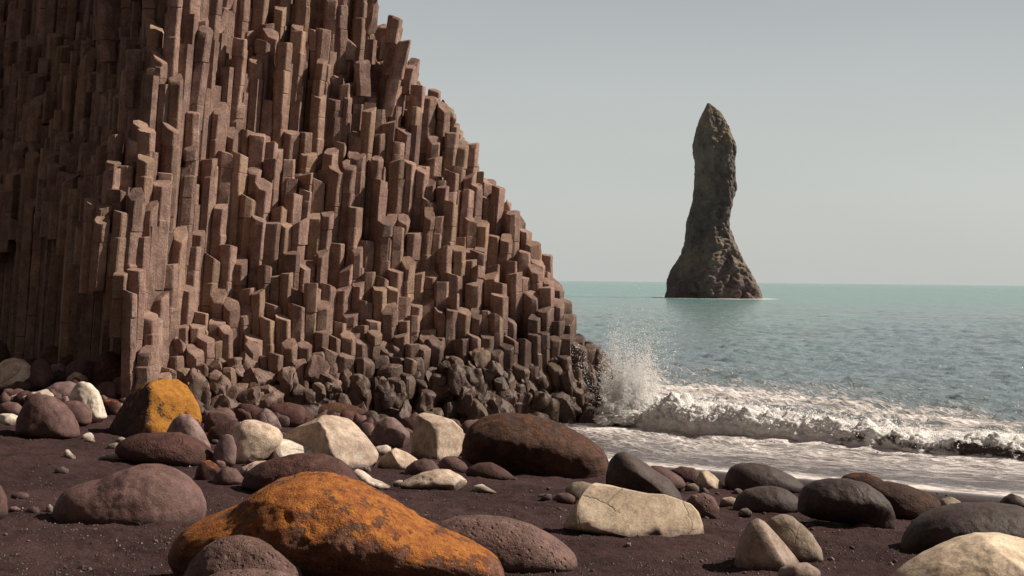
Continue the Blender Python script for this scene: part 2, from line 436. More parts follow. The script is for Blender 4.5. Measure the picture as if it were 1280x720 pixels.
sx_ = at(890, 370, STACK_Y)[0]
dst = np.hypot(X-sx_, (Y-STACK_Y)*.7)
foam = np.where(Y > 200, foam + 1.5*np.exp(-((X-sx_-6)/5.5)**2)*np.exp(-((Y-290)/4.5)**2) + .9*np.exp(-((dst-11)/3)**2), foam)
flow = np.stack([al, off, 0*al], -1)
tag(mesh_obj('sea', np.stack([X, Y, Z], -1), grid_faces(len(Ys), len(a_)), M['sea'],
    attrs={'offshore': ('FLOAT', off), 'foam': ('FLOAT', foam), 'flow': ('FLOAT_VECTOR', flow)}), kind='structure')

# ------------------------------------------------------------------ breaking wave
def wave_path():
    """points along the line 5 m off the shore, from the cliff tip out of frame to the right"""
    pts = np.array([(2.55, 33.6), (3.1, 32.7), (3.9, 31.8), (5.4, 30.3), (7.4, 28.7), (9.7, 27.0), (12.5, 24.9), (16, 22.2), (22, 17.5)], float)
    seg = np.hypot(*np.diff(pts, axis=0).T); L = np.concatenate([[0], np.cumsum(seg)])
    t = np.arange(0, L[-1], .03)
    x = np.interp(t, L, pts[:, 0]); y = np.interp(t, L, pts[:, 1])
    k = np.ones(41)/41; xp = np.pad(x, 20, 'edge'); yp = np.pad(y, 20, 'edge')
    x = np.convolve(xp, k, 'valid'); y = np.convolve(yp, k, 'valid')
    return t, x, y
t, wx, wy = wave_path()
tx, ty = np.gradient(wx), np.gradient(wy); L = np.hypot(tx, ty); tx /= L; ty /= L
nx, ny = ty, -tx                                       # seaward normal candidates
flip = shore_sd(wx+nx*.5, wy+ny*.5)[0] > shore_sd(wx, wy)[0]
nx = np.where(flip, -nx, nx); ny = np.where(flip, -ny, ny)
H = np.interp(t, [0, .8, 2.2, 4, 6, 9, 13, 24], [.26, .38, .66, .60, .48, .40, .34, .32])*(1+.42*perlin(P2(t*.8, 0*t), 21)+.16*perlin(P2(t*2.3, 0*t), 22))
nu = 84
u = np.linspace(0, 1, nu)
V = np.zeros((len(t), nu, 3)); gap = np.zeros((len(t), nu))
ang = np.interp(u, [0, .08, .60, 1], [-.25, .0, math.pi*.62, math.pi*1.02])
for j in range(nu):
    ca, sa = math.cos(ang[j]), math.sin(ang[j])
    wid = np.where(ca > 0, .62, 1.35)*(.75+.5*H)
    o = -ca*wid + .28*max(0, sa)*(-1)*H + .10*perlin(P2(t*1.3, 0*t+3), 30)      # crest thrown shoreward
    z = np.maximum(sa, -.2)*H*(1.0 if sa > 0 else .5)
    V[:, j, 0] = wx+nx*o; V[:, j, 1] = wy+ny*o; V[:, j, 2] = z-.03
    fr = math.exp(-((u[j]-.22)/.15)**2)
    gap[:, j] = np.interp(t, [0, 3, 6, 8.5, 13], [-.45, -.15, .38, .9, .95])*fr + (-.6)*(1-fr)
    if u[j] > .68: gap[:, j] = -.30+.75*(u[j]-.68)/.32
Vf = V.reshape(-1, 3)
cen = np.stack([np.repeat(wx, nu), np.repeat(wy, nu), np.full(len(Vf), -.1)], -1)
dr = Vf-cen; dr /= np.linalg.norm(dr, axis=1)[:, None]+1e-6
lump = .6*fbm(Vf*np.array([1.5, 1.5, 2.2]), 3, 55) + .85*billow(Vf*np.array([1.6, 1.6, 2.2]), 6, 50, .66)
amp = np.repeat(np.interp(t, [0, 2, 6, 12], [.16, .22, .16, .12]), nu)*np.tile(np.sin(np.clip(u, .02, .98)*math.pi)**.5, len(t))
Vf = Vf + dr*(lump*amp)[:, None]
wv = empty('breaking_wave', (float(wx[60]), float(wy[60]), 0))
tag(wv, 'long low wave breaking in churning white foam along the shore', 'wave')
mesh_obj('foam_crest', Vf, grid_faces(len(t), nu), M['foam'], wv, attrs={'gap': ('FLOAT', gap.ravel())})
# loose flecks thrown off the crest
OCT_V = np.array([(1, 0, 0), (-1, 0, 0), (0, 1, 0), (0, -1, 0), (0, 0, 1), (0, 0, -1)], float)
OCT_F = np.array([(0, 2, 4), (2, 1, 4), (1, 3, 4), (3, 0, 4), (2, 0, 5), (1, 2, 5), (3, 1, 5), (0, 3, 5)])
def drops(P, r, rng):
    n = len(P)
    s = r[:, None, None]*OCT_V[None]*rng.uniform(.6, 1.3, (n, 1, 3))
    return (P[:, None, :]+s).reshape(-1, 3), (OCT_F[None]+6*np.arange(n)[:, None, None]).reshape(-1, 3)
r_ = np.random.default_rng(3)
n = 15000
ti = (r_.beta(1.0, 2.6, n)*(len(t)-1)).astype(int); back = r_.normal(.0, .38, n)
P = np.stack([wx[ti]+nx[ti]*back, wy[ti]+ny[ti]*back, H[ti]*(.70+np.abs(r_.normal(0, .26, n)))+r_.uniform(-.1, .05, n)], -1)
Vd, Fd = drops(P, r_.uniform(.004, .013, n)*r_.choice([1, 1, 1, 1.8], n), r_)
mesh_obj('spray_fleck', Vd, Fd, M['spray'], wv)['kind'] = 'stuff'

# the burst of spray where the wave meets the foot of the cliff
sp = empty('spray_burst', tuple(at(783, 520, 32.6)))
tag(sp, 'burst of white spray thrown up where the wave hits the cliff', 'spray')
PP = []; RR = []
base = at(782, 515, 32.8)
for j in range(330):
    bx = base + np.array([r_.normal(.06, .27), r_.normal(0, .3), r_.uniform(-.1, .25)])
    vx = r_.normal(.05, .22)+ (bx[0]-base[0])*.8; vy = r_.normal(0, .4); vz = min(abs(r_.normal(3.7, 1.1)), 5.9)
    if j % 3 == 0: vz *= .6
    m = int(r_.integers(60, 150))
    tau = r_.uniform(.0, 1.0, m)**.8*vz/9.8*1.25
    v = 1+r_.normal(0, .10, m)
    PP.append(np.stack([bx[0]+vx*tau+r_.normal(0, .045, m), bx[1]+vy*tau+r_.normal(0, .05, m), bx[2]+vz*v*tau-4.9*tau**2+r_.normal(0, .04, m)], -1))
    RR.append(r_.uniform(.004, .0105, m)*r_.choice([1, 1, 1.5], m))
Vd, Fd = drops(np.concatenate(PP), np.concatenate(RR), r_)
mesh_obj('droplets', Vd, Fd, M['spray'], sp)['kind'] = 'stuff'
def lump_mesh(c, s, sub, seed, amp=.28):
    D, Fc = ico(sub); Q = D*np.array(s)
    Q = Q*(1+amp*billow(D*2.1+seed, 5, seed, .62))[:, None]
    return Q+np.array(c), Fc
VV = []; FF = []; nv = 0
for k, (px, py, w, h, dy) in enumerate([(768, 515, .34, .26, 0), (790, 505, .30, .34, .2), (782, 488, .19, .32, .3), (806, 512, .36, .24, .1), (757, 525, .25, .13, -.3), (785, 522, .5, .16, -.4), (825, 508, .34, .24, .2)]):
    Vl, Fl = lump_mesh(at(px, py, 32.7+dy), (w, .35, h), 5, 60+k)
    VV.append(Vl); FF.append(Fl+nv); nv += len(Vl)
VV = np.concatenate(VV)
mesh_obj('foam_core', VV, np.concatenate(FF), M['foam'], sp, attrs={'gap': ('FLOAT', np.full(len(VV), -.55))})

# ------------------------------------------------------------------ sea stack
def sea_stack():
    prof = [  # (py, left px, right px)
        (129, 884, 887), (134, 882, 893), (141, 879, 901), (150, 875.5, 906), (160, 872, 911.5), (172, 868, 914.5), (180, 866, 917), (192, 866.5, 919.5),
        (205, 869.5, 918), (222, 870, 918.5), (236, 868.5, 919), (250, 866.5, 914), (264, 862, 911.5), (279, 858, 909), (295, 856.5, 914.5),
        (306, 854.5, 919), (318, 851, 924.5), (330, 844.5, 931), (341, 838, 936), (352, 834.5, 941), (362, 834, 945.5), (370, 832, 948), (378, 830, 952)]
    prof = np.array(prof, float)
    nz, na = 230, 200
    pys = np.interp(np.linspace(0, 1, nz)**.96, np.linspace(0, 1, len(prof)), prof[:, 0])
    l = np.interp(pys, prof[:, 0], prof[:, 1]); r = np.interp(pys, prof[:, 0], prof[:, 2])
    V = np.zeros((nz, na, 3)); th = np.linspace(0, 2*math.pi, na, endpoint=False)
    for i in range(nz):
        a = at(l[i], pys[i], STACK_Y); b = at(r[i], pys[i], STACK_Y)
        c = (a+b)/2; w = np.linalg.norm(b-a)/2; e = .78
        cx = np.sign(np.cos(th))*np.abs(np.cos(th))**e; sy = np.sign(np.sin(th))*np.abs(np.sin(th))**e
        V[i, :, 0] = c[0]+w*cx; V[i, :, 1] = STACK_Y+w*.78*sy - (.18*w*np.cos(th*1)); V[i, :, 2] = c[2]
    Q = V.reshape(-1, 3); C = np.repeat(V.mean(1), na, 0)
    d = Q-C; R = np.linalg.norm(d, axis=1)[:, None]+1e-6; d = d/R
    S = Q*np.array([1, 1, .55])
    n = 1.5*fbm(S*.13, 3, 70) + .9*billow(S*.30, 5, 75, .55) + .35*fbm(Q*np.array([.9, .9, 1.6]), 4, 80)
    n *= np.minimum(1, R[:, 0]/5)
    # keep the outline near the traced one by damping the sideways part
    Q = Q + d*n[:, None]*np.array([.32, 1.5, .3])
    Fq = []
    idx = np.arange(nz*na).reshape(nz, na)
    a = idx[:-1]; b = np.roll(idx, -1, 1)[:-1]; c = np.roll(idx, -1, 1)[1:]; e = idx[1:]
    Fq = np.stack([a, e, c, b], -1).reshape(-1, 4)
    o = mesh_obj('sea_stack', Q, Fq, M['stack'], loc=(sx_, STACK_Y, 0))
    tag(o, 'tall finger of dark rock standing alone out in the sea', 'sea stack')
sea_stack()

# ------------------------------------------------------------------ basalt cliff
FRONT = np.array([(3.3, 38), (3.1, 35.4), (2.65, 34.0), (.5, 32.5), (-2.5, 30.8), (-5.0, 29.5), (-6.7, 28.6), (-6.85, 29.3), (-8.9, 30.0), (-10.4, 31.9), (-12.4, 34.3), (-16, 36.3), (-24, 37.5)], float)
UPPER = np.array([(3.3, 38), (3.1, 35.4), (2.65, 34.0), (.5, 32.5), (-2.5, 30.8), (-5.0, 29.5), (-6.7, 28.6), (-8.4, 28.05), (-9.3, 28.9), (-10.5, 31.2), (-12.4, 33.6), (-16, 35.6), (-24, 37)], float)
def poly_d(poly, X, Y):
    X = np.asarray(X, float); Y = np.asarray(Y, float)
    best = np.full(X.shape, 1e9); out = np.zeros(X.shape)
    for a, b in zip(poly[:-1], poly[1:]):
        d = b-a; L = np.hypot(*d); d = d/L
        t = np.clip((X-a[0])*d[0]+(Y-a[1])*d[1], 0, L)
        dx = X-(a[0]+d[0]*t); dy = Y-(a[1]+d[1]*t); r = np.hypot(dx, dy); side = d[0]*dy-d[1]*dx
        m = r < best-1e-9
        best = np.where(m, r, best)
    ring = np.vstack([poly, [(-24, 80), (3, 80)]]); inside = np.zeros(X.shape, bool)
    for a, b in zip(ring, np.roll(ring, -1, 0)):
        if a[1] == b[1]: continue
        hit = ((a[1] > Y) != (b[1] > Y)) & (X < (b[0]-a[0])*(Y-a[1])/(b[1]-a[1])+a[0])
        inside = inside ^ hit
    return np.where(inside, best, -best)

RX = np.array([-4.2, -3.45, -3.15, -2.75, -2.35, -1.75, -1.25, -.95, -.6, 0, .5, .78, .98, 1.3, 1.42, 1.62, 2.15, 2.5, 2.8, 3.1, 3.4])
RZ = np.array([13.0, 11.2, 10.0, 9.1, 8.45, 7.9, 7.55, 6.6, 6.1, 5.35, 4.55, 3.95, 3.5, 3.05, 2.4, 1.9, 1.25, .95, .65, .25, -.6])
RX = RX - (.26+.055*np.maximum(0, RZ-3.5)+.13*np.clip(RZ-4.6, 0, 4))*smooth(2.2, 3.8, RZ)
def ridge(X):      # how high the cliff stands at X: it falls away towards the sea
    return np.interp(X, RX, RZ)

def cliff_top(X, Y):
    """(top height, from which poly) of the column standing at plan point X, Y"""
    d0 = poly_d(UPPER, X, Y)
    d = d0 + .50*perlin(P2(X*.55, Y*.55, 1), 90) + .27*perlin(P2(X*1.7, Y*1.7, 3), 91)
    d = d + 1.9*smooth(-6.7, -7.7, X)
    z = np.interp(d, [-.4, 0, .4, 1.0, 1.4, 2.15, 2.6, 3.1, 3.6, 4.1, 4.6, 5.1, 8], [-.5, .35, 1.0, 1.8, 2.4, 3.7, 5.7, 6.4, 8.6, 9.3, 11.4, 12.6, 13.2])
    k = smooth(-2.8, .2, X); z = z*(1-k) + k*np.interp(d, [-.4, 0, 5], [-.4, .4, 9.6])
    z = z + .30*perlin(P2(X*2.4, Y*2.4, 8), 92)
    r = ridge(X + .10*perlin(P2(X*2, Y*2, 5), 93)) - .18*np.maximum(0, Y-36.5)
    z = np.minimum(z, r + .22*perlin(P2(X*3.3, Y*3.3, 9), 94))
    return z, d0

def voronoi_cells():
    s = .305; pts = []
    for j in range(-36, 90):
        for i in range(-76, 46):
            x = (i + .5*(j % 2))*s*1.04; y = 27.6 + (j+.0)*s*.87
            pts.append((x, y))
    pts = np.array(pts); pts += RNG.normal(0, .043, pts.shape)
    ang = math.radians(29.5); c, sn = math.cos(ang), math.sin(ang)
    o = np.array([-3.0, 32.0]); q = pts-o
    pts = o + np.stack([q[:, 0]*c-q[:, 1]*sn, q[:, 0]*sn+q[:, 1]*c], -1)
    return pts, s

pts, SP = voronoi_cells()
tops, dist0 = cliff_top(pts[:, 0], pts[:, 1])
keep = (dist0 > -.35) & (pts[:, 0] > -20) & (pts[:, 0] < 3.5) & (pts[:, 1] < 43) & (dist0 < 7)
dfront = poly_d(FRONT, pts[:, 0], pts[:, 1])
hang = keep & (dfront < .15) & (pts[:, 0] < -7.75)                   # columns over the hollow: broken off above it
bots = np.full(len(pts), -1.0)
bots[hang] = np.clip(1.9 + .75*(-6.8-pts[hang, 0]), 1.6, 4.2) + 1.2*perlin(P2(pts[hang, 0]*1.1, pts[hang, 1]*1.1), 95) + .9*perlin(P2(pts[hang, 0]*3, pts[hang, 1]*3), 96) 
tops = np.where(hang & (tops < bots+.5), -9, tops)
# some columns have lost their upper lengths
lost = (RNG.random(len(pts)) < .24) & (tops > 2.0)
tops = tops - np.where(lost, RNG.uniform(.2, 1.5, len(pts)), 0)
tops = np.where(tops > 2.6, tops + .14*RNG.normal(0, 1, len(pts)), tops + .07*RNG.normal(0, 1, len(pts)))

def clip(poly, m, n):
    out = []
    for k in range(len(poly)):
        a, b = poly[k], poly[(k+1) % len(poly)]
        da = (a[0]-m[0])*n[0]+(a[1]-m[1])*n[1]; db = (b[0]-m[0])*n[0]+(b[1]-m[1])*n[1]
        if da <= 0: out.append(a)
        if da*db < 0:
            t_ = da/(da-db); out.append((a[0]+(b[0]-a[0])*t_, a[1]+(b[1]-a[1])*t_))
    return out

cols = []; core = []
alive = np.nonzero(keep & (tops > bots+.25))[0]
for i in alive:
    p = pts[i]
    dd = np.hypot(pts[:, 0]-p[0], pts[:, 1]-p[1])
    nb = np.nonzero((dd < SP*1.9) & (dd > 0))[0]
    poly = [(p[0]+.5*a, p[1]+.5*b) for a, b in ((-1, -1), (1, -1), (1, 1), (-1, 1))]
    for j in nb:
        poly = clip(poly, (p+pts[j])/2, (pts[j]-p)/dd[j])
    core.append((np.array(poly), bots[i] if hang[i] else -1.0, tops[i]))
    nbs = [j for j in nb if dd[j] < SP*1.35]
    low = min([tops[j] if keep[j] and tops[j] > bots[j]+.25 else -1.0 for j in nbs] + [tops[i]])
    nb_front = [j for j in nbs if pts[j, 1] < p[1]+.05 or pts[j, 0] > p[0]+.2]
    lowf = min([tops[j] if keep[j] and tops[j] > bots[j]+.25 else -1.0 for j in nb_front] + [tops[i]])
    if hang[i]: low = lowf = bots[i]
    if tops[i]-lowf < .02 and tops[i]-low < .02 and not hang[i]: continue
    zb = max(bots[i], min(low, lowf)-.5)
    cols.append((i, poly, zb, float(tops[i]), max(.05, tops[i]-max(lowf, .2))))

LEANX, LEANY = .075, -.03
def column(i, poly, zb, zt, rng):
    poly = np.array(poly); c = poly.mean(0)
    erode = smooth(2.2, .9, zt + .7*perlin(np.array([[c[0]*.8, c[1]*.8, 2.]]), 97)[0])
    messy = smooth(.18, .45, perlin(np.array([[c[0]*.42+.3, zt*.42, 4.]]), 98)[0])       # bands of broken stubs
    messy = max(messy, .95*math.exp(-((c[0]+3.7)/1.2)**2-((zt-9.0)/1.2)**2), .8*math.exp(-((c[0]+7.4)/.9)**2-((zt-8.4)/.8)**2))
    poly = c + (poly-c)*(.985 - .02*rng.random())
    ring = []
    m = len(poly); ch = .10+.12*erode
    for k in range(m):
        a, b, d = poly[k-1], poly[k], poly[(k+1) % m]
        ea, eb = np.linalg.norm(a-b), np.linalg.norm(d-b)
        if min(ea, eb) < .03: ring.append(b); continue
        ring.append(b+(a-b)*min(ch, .017/ea+erode*.1)); ring.append(b+(d-b)*min(ch, .017/eb+erode*.1))
    ring = np.array(ring)-c; nr = len(ring)
    # joints
    levels = []; z = zb
    while True:
        seg = rng.uniform(.3, 1.0)
        if z+seg > zt-.25: break
        z += seg; levels.append(z)
    zs = [(zb, 0, 0)]; sid = 0
    cur = zb
    for J in levels + [zt]:
        nst = max(1, int((J-cur)/.19))
        for q in range(1, nst+1):
            zz = cur+(J-cur)*q/nst
            if q == nst and J != zt:
                zs += [(zz-.018, 0, sid), (zz, 1, sid), (zz+.018, 0, sid+1)]
            elif q == nst: pass
            else: zs.append((zz, 0, sid))
        cur = J; sid += 1
    bev = rng.uniform(.01, .03)+.07*erode+.05*messy
    zs += [(zt-bev, 0, sid-1), (zt-bev*.3, 2, sid-1), (zt, 3, sid-1)]
    segoff = rng.normal(0, .008+.035*erode+.02*messy, (sid+2, 2)); segsc = rng.normal(1, .018+.05*erode, sid+2)
    tint = np.clip(rng.normal(.5, .22)+rng.normal(0, .10, sid+2), 0, 1); hue = rng.random()
    tilt = np.array([rng.normal(-.16, .22), rng.normal(.42, .28)])+messy*rng.normal(0, .35, 2)      # slope of the broken end
    if rng.random() < .25: tilt = rng.normal(0, .2, 2)
    lx = LEANX*smooth(1.5, 5, zt)*smooth(1.5, -2.5, c[0]) + rng.normal(0, .012) + messy*rng.normal(0, .10) + erode*rng.normal(0, .10)
    ly = LEANY + rng.normal(0, .012) + messy*rng.normal(0, .10)+erode*rng.normal(0, .08)
    V = []; T = []
    zref = 2.0 if zt > 3 else zt-.5
    span = zt-zb
    for (z, kind, s) in zs:
        sc = segsc[s]
        if kind == 1: sc *= .955
        if kind == 2: sc *= 1-bev*.55/.2*.5
        if kind == 3: sc *= 1-bev*1.25/.2*.62
        q = ring*max(sc, .25) + segoff[s]
        w = 1.0 if kind >= 2 or z > zt-bev-1e-6 else max(0, 1-(zt-z)/.5)
        dz = np.clip(q@tilt, -.25, .18)*w
        V.append(np.stack([c[0]+q[:, 0]+lx*(z-zref), c[1]+q[:, 1]+ly*(z-zref), np.maximum(z+dz, zb-.1)], -1)); T += [tint[s]]*nr
    V = np.concatenate(V)
    n = np.stack([perlin(V*5.0, 101+k) for k in range(3)], -1); n2 = np.stack([perlin(V*1.9, 111+k) for k in range(3)], -1)
    V = V + np.stack([perlin(V*11.0, 131+k) for k in range(3)], -1)*.013
    V = V + n*(.010+.05*erode+.014*messy) + n2*(.006+.09*erode)
    F = []
    for r0 in range(len(zs)-1):
        for k in range(nr):
            F.append((r0*nr+k, r0*nr+(k+1) % nr, (r0+1)*nr+(k+1) % nr, (r0+1)*nr+k))
    F.append(tuple((len(zs)-1)*nr+k for k in range(nr)))
    F.append(tuple(nr-1-k for k in range(nr)))
    return V, F, np.array(T), np.full(len(V), hue), erode

cliff = empty('basalt_cliff', (-3.0, 31.5, .3))
tag(cliff, 'steep cliff of stepped brown basalt columns falling away towards the sea', 'cliff')
def seen_score(c):
    i, poly, zb, zt, ex = c
    x, y = pts[i]; px = 640+F_PX*x/y; py = 350+(CAM_H-zt)*F_PX/y
    if px < -10 or px > 790 or py < -60 or py > 470: return 0
    return min(ex, 3.5)*(1 if pts[i, 0] > -9.8 else .4)
order = sorted(cols, key=lambda c: -seen_score(c))
crng = np.random.default_rng(77)
built = [(column(c[0], c[1], c[2], c[3], crng)) for c in order]
for V, F, T, Hh, e in built[:99]:
    mesh_obj('basalt_column', V, F, M['cliff'], cliff, loc=tuple(V.mean(0)), sharp=19, attrs={'tint': ('FLOAT', T), 'hue': ('FLOAT', Hh)})
def join(parts):
    Vs, Fs, Ts, Hs, n = [], [], [], [], 0
    for V, F, T, Hh, _ in parts:
        Vs.append(V); Fs += [tuple(a+n for a in f) for f in F]; Ts.append(T); Hs.append(Hh); n += len(V)
    return np.concatenate(Vs), Fs, np.concatenate(Ts), np.concatenate(Hs)
V, F, T, Hh = join(built[99:])
tag(mesh_obj('column_mass', V, F, M['cliff'], cliff, sharp=19, attrs={'tint': ('FLOAT', T), 'hue': ('FLOAT', Hh)}), kind='stuff')

# the solid rock behind the exposed faces
Vs, Fs, n0 = [], [], 0
for poly, zb, zt in core:
    zt = zt-.45; zb = zb+.3
    if zt < zb+.2: continue
    c = poly.mean(0); q = (poly-c)*.93; m = len(q)
    for z in (zb, zt):
        Vs.append(np.stack([c[0]+q[:, 0]+LEANX*smooth(1.5, 5, zt)*smooth(1.5, -2.5, c[0])*(z-2.0), c[1]+.03+q[:, 1]+LEANY*(z-2.0), np.full(m, z)], -1))
    Fs += [(n0+k, n0+(k+1) % m, n0+m+(k+1) % m, n0+m+k) for k in range(m)] + [tuple(n0+m+k for k in range(m)), tuple(n0+m-1-k for k in range(m))]
    n0 += 2*m
Vs = np.concatenate(Vs)
tag(mesh_obj('rock_core', Vs, Fs, M['cliff'], cliff, smooth_shade=False, attrs={'tint': ('FLOAT', np.full(len(Vs), .3)), 'hue': ('FLOAT', np.full(len(Vs), .3))}), kind='stuff')

# broken, wave-worn rock at the foot of the cliff
def chunk(c, s, sub, rng, cuts=8, amp=.12, tilt=.5):
    D, Fc = ico(sub); Q = D.copy()
    for _ in range(cuts):
        n = rng.normal(0, 1, 3); n /= np.linalg.norm(n); k = rng.uniform(.36, .74)
        q = Q@n; Q = Q - np.maximum(q-k, 0)[:, None]*n*.94
    Q = Q*np.array(s)
    Q = Q + D*(amp*fbm(Q*np.array([2.2, 2.2, .8])/np.mean(s)*.7+rng.uniform(0, 50, 3), 4, 120))[:, None]*np.mean(s)
    a, b, g = rng.normal(0, tilt), rng.normal(0, tilt), rng.uniform(0, 6.28)
    R = np.array(Matrix.Rotation(a, 3, 'X') @ Matrix.Rotation(b, 3, 'Y') @ Matrix.Rotation(g, 3, 'Z'))
    return Q@R.T + np.array(c), Fc
parts = []
seg = FRONT[1:7]
for k in range(640):
    ii = crng.integers(0, len(seg)-1); a, b = seg[ii], seg[ii+1]
    if crng.random() > np.linalg.norm(b-a)/3.6: continue
    f = crng.random(); p = a+(b-a)*f
    d = crng.uniform(-.35, 1.25)
    e = (b-a)/np.linalg.norm(b-a); nrm = np.array([e[1], -e[0]])
    if poly_d(FRONT, *(p+nrm*.1)) < poly_d(FRONT, *p): nrm = -nrm
    q = p+nrm*d
    if q[0] > 2.75: continue
    z, _ = cliff_top(q[:1], q[1:]); z = min(z[0], 1.0+.35*crng.normal())
    if z < -.3: z = 0
    s = crng.uniform(.13, .38)*(1.2 if d < .4 else 1)
    tall = crng.uniform(.8, 1.5)
    V, Fc = chunk((q[0], q[1], z-.06+crng.uniform(-.25, .08)), (s, s*.9, s*tall), 4, crng, 9, .22, .20)
    parts.append((V, [tuple(f) for f in Fc], np.full(len(V), crng.uniform(.2, .8)), np.full(len(V), crng.random()), 0))
V, F, T, Hh = join(parts)
tag(mesh_obj('worn_rubble', V, F, M['cliff'], cliff, sharp=33, attrs={'tint': ('FLOAT', T), 'hue': ('FLOAT', Hh)}), kind='stuff')
# loose broken ends standing proud on the skyline
for k, (px, py, w, h, tl) in enumerate([(517, 101, .16, .24, .35), (543, 132, .18, .22, .1), (568, 135, .15, .24, .4), (483, 52, .2, .4, .1), (572, 158, .17, .26, .1), (497, 84, .2, .3, -.2), (463, 12, .3, .5, .1), (640, 248, .15, .2, .2), (593, 190, .17, .2, 0)]):
    tgt = at(px, py, 35.2); best = None
    for (ci, cp, czb, czt, cex) in cols:          # stand it on the column end nearest to where the photo shows it
        x0, y0 = pts[ci]; xt = x0+LEANX*smooth(1.5, 5, czt)*smooth(1.5, -2.5, x0)*(czt-2.0); yt = y0+LEANY*(czt-2.0)
        dd = (xt-tgt[0])**2+.15*(yt-tgt[1])**2+(czt+.2-tgt[2])**2
        if best is None or dd < best[0]: best = (dd, xt, yt, czt)
    V, Fc = chunk((best[1], best[2], best[3]+h*.35), (w, w, h), 4, crng, 9, .10, .04)
    c = V.mean(0); R = np.array(Matrix.Rotation(tl, 3, 'Y')); V = (V-c)@R.T+c
    mesh_obj('broken_stub', V, Fc, M['cliff'], cliff, loc=tuple(c), sharp=35, attrs={'tint': ('FLOAT', np.full(len(V), .5)), 'hue': ('FLOAT', np.full(len(V), .4))})

# ------------------------------------------------------------------ rocks on the beach
def rock(name, label, cat, mat, contour, sub=4, p=2.4, amp=.05, dep=.8, cuts=0, planes=(), rnd=5, lean=.25, group=None, sharp=None, seed=None, base=None, Y=None, off=.75, under=0.0, rug=0.0):
    C = np.array(contour, float); seed = seed if seed is not None else int(abs(C.sum()*7)) % 9973
    rng = np.random.default_rng(seed)
    pxc = (C[:, 0].min()+C[:, 0].max())/2; pyb = base if base is not None else C[:, 1].max()
    g = ground_hit(pxc, pyb)
    hw = (C[:, 0].max()-C[:, 0].min())/2/F_PX*g[1]
    hh = (C[:, 1].max()-C[:, 1].min())/2/F_PX*g[1]
    depth = dep*min(hw, hh*2.4)
    Yc = (Y if Y is not None else g[1]) + depth*off
    W = np.array([at(x, y, Yc) for x, y in C])
    cx = (W[:, 0].min()+W[:, 0].max())/2; zlo, zhi = W[:, 2].min(), W[:, 2].max(); cz = zlo+.38*(zhi-zlo)
    q = np.stack([W[:, 0]-cx, W[:, 2]-cz], -1)
    q[:, 1] = np.where(q[:, 1] < 0, q[:, 1]*1.25, q[:, 1])
    # polar outline
    nT = 720; th = np.linspace(-math.pi, math.pi, nT, endpoint=False); R = np.zeros(nT)
    for k in range(len(q)):
        a, b = q[k], q[(k+1) % len(q)]; e = b-a
        ct, st = np.cos(th), np.sin(th)
        den = ct*e[1]-st*e[0]; den = np.where(np.abs(den) < 1e-9, 1e-9, den)
        r = (a[0]*e[1]-a[1]*e[0])/den; s = (a[0]*st-a[1]*ct)/den
        R = np.where((r > 0) & (s >= -1e-6) & (s <= 1+1e-6), np.maximum(R, r), R)
    R = np.where(R <= 0, np.median(R), R)
    for _ in range(2):
        k = 2*rnd+1; R = np.convolve(np.pad(R, rnd, 'wrap'), np.ones(k)/k, 'valid')
    D, Fc = ico(sub)
    tt = np.arctan2(D[:, 2], D[:, 0]); Rt = np.interp(tt, np.append(th, math.pi), np.append(R, R[0]))
    y = np.clip(D[:, 1], -1, 1)
    ys = np.sign(y)*np.abs(y)**.9
    rxz = np.maximum(0, 1-np.abs(ys)**p)**(1/p)
    # asymmetry from front to back so that no two sides repeat
    Q = np.stack([np.cos(tt)*Rt*rxz, ys*depth, np.sin(tt)*Rt*rxz], -1)
    Q[:, 1] += lean*Q[:, 2]*np.clip(-D[:, 1], 0, 1)
    if under:
        k = smooth(.5*(zhi-cz), -.7*(cz-zlo), Q[:, 2]); Q[:, 1] = np.where(Q[:, 1] < 0, Q[:, 1]*(1-under*k), Q[:, 1])
    Q[:, 0] += rng.normal(0, .12)*Q[:, 1]
    size = (hw*hh)**.5
    for n, dd in planes:
        n = np.array(n, float); n /= np.linalg.norm(n); v = Q@n; k = dd*v.max()
        Q = Q-np.maximum(v-k, 0)[:, None]*n*.97
    for _ in range(cuts):
        n = rng.normal(0, 1, 3); n[1] = -abs(n[1])-.15; n /= np.linalg.norm(n); v = Q@n; k = rng.uniform(.72, .92)*v.max()
        Q = Q-np.maximum(v-k, 0)[:, None]*n*.95
    nd = D.copy()
    o3 = rng.uniform(0, 60, 3)
    disp = amp*size*(fbm(Q/size*1.4+o3, 5, 200, .52)) + amp*.3*size*fbm(Q/size*7+o3, 3, 210)
    if rug: disp = disp + rug*size*fbm(Q/size*11+o3, 4, 220, .65)
    face = .35+.65*np.abs(D[:, 1])              # the outline moves less than the faces
    Q = Q+nd*(disp*face)[:, None]
    loc = np.array([cx, Yc, cz])
    Wd = Q+loc
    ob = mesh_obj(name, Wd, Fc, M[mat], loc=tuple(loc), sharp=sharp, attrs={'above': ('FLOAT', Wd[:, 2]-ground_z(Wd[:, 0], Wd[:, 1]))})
    tag(ob, label, cat, group)
    return ob

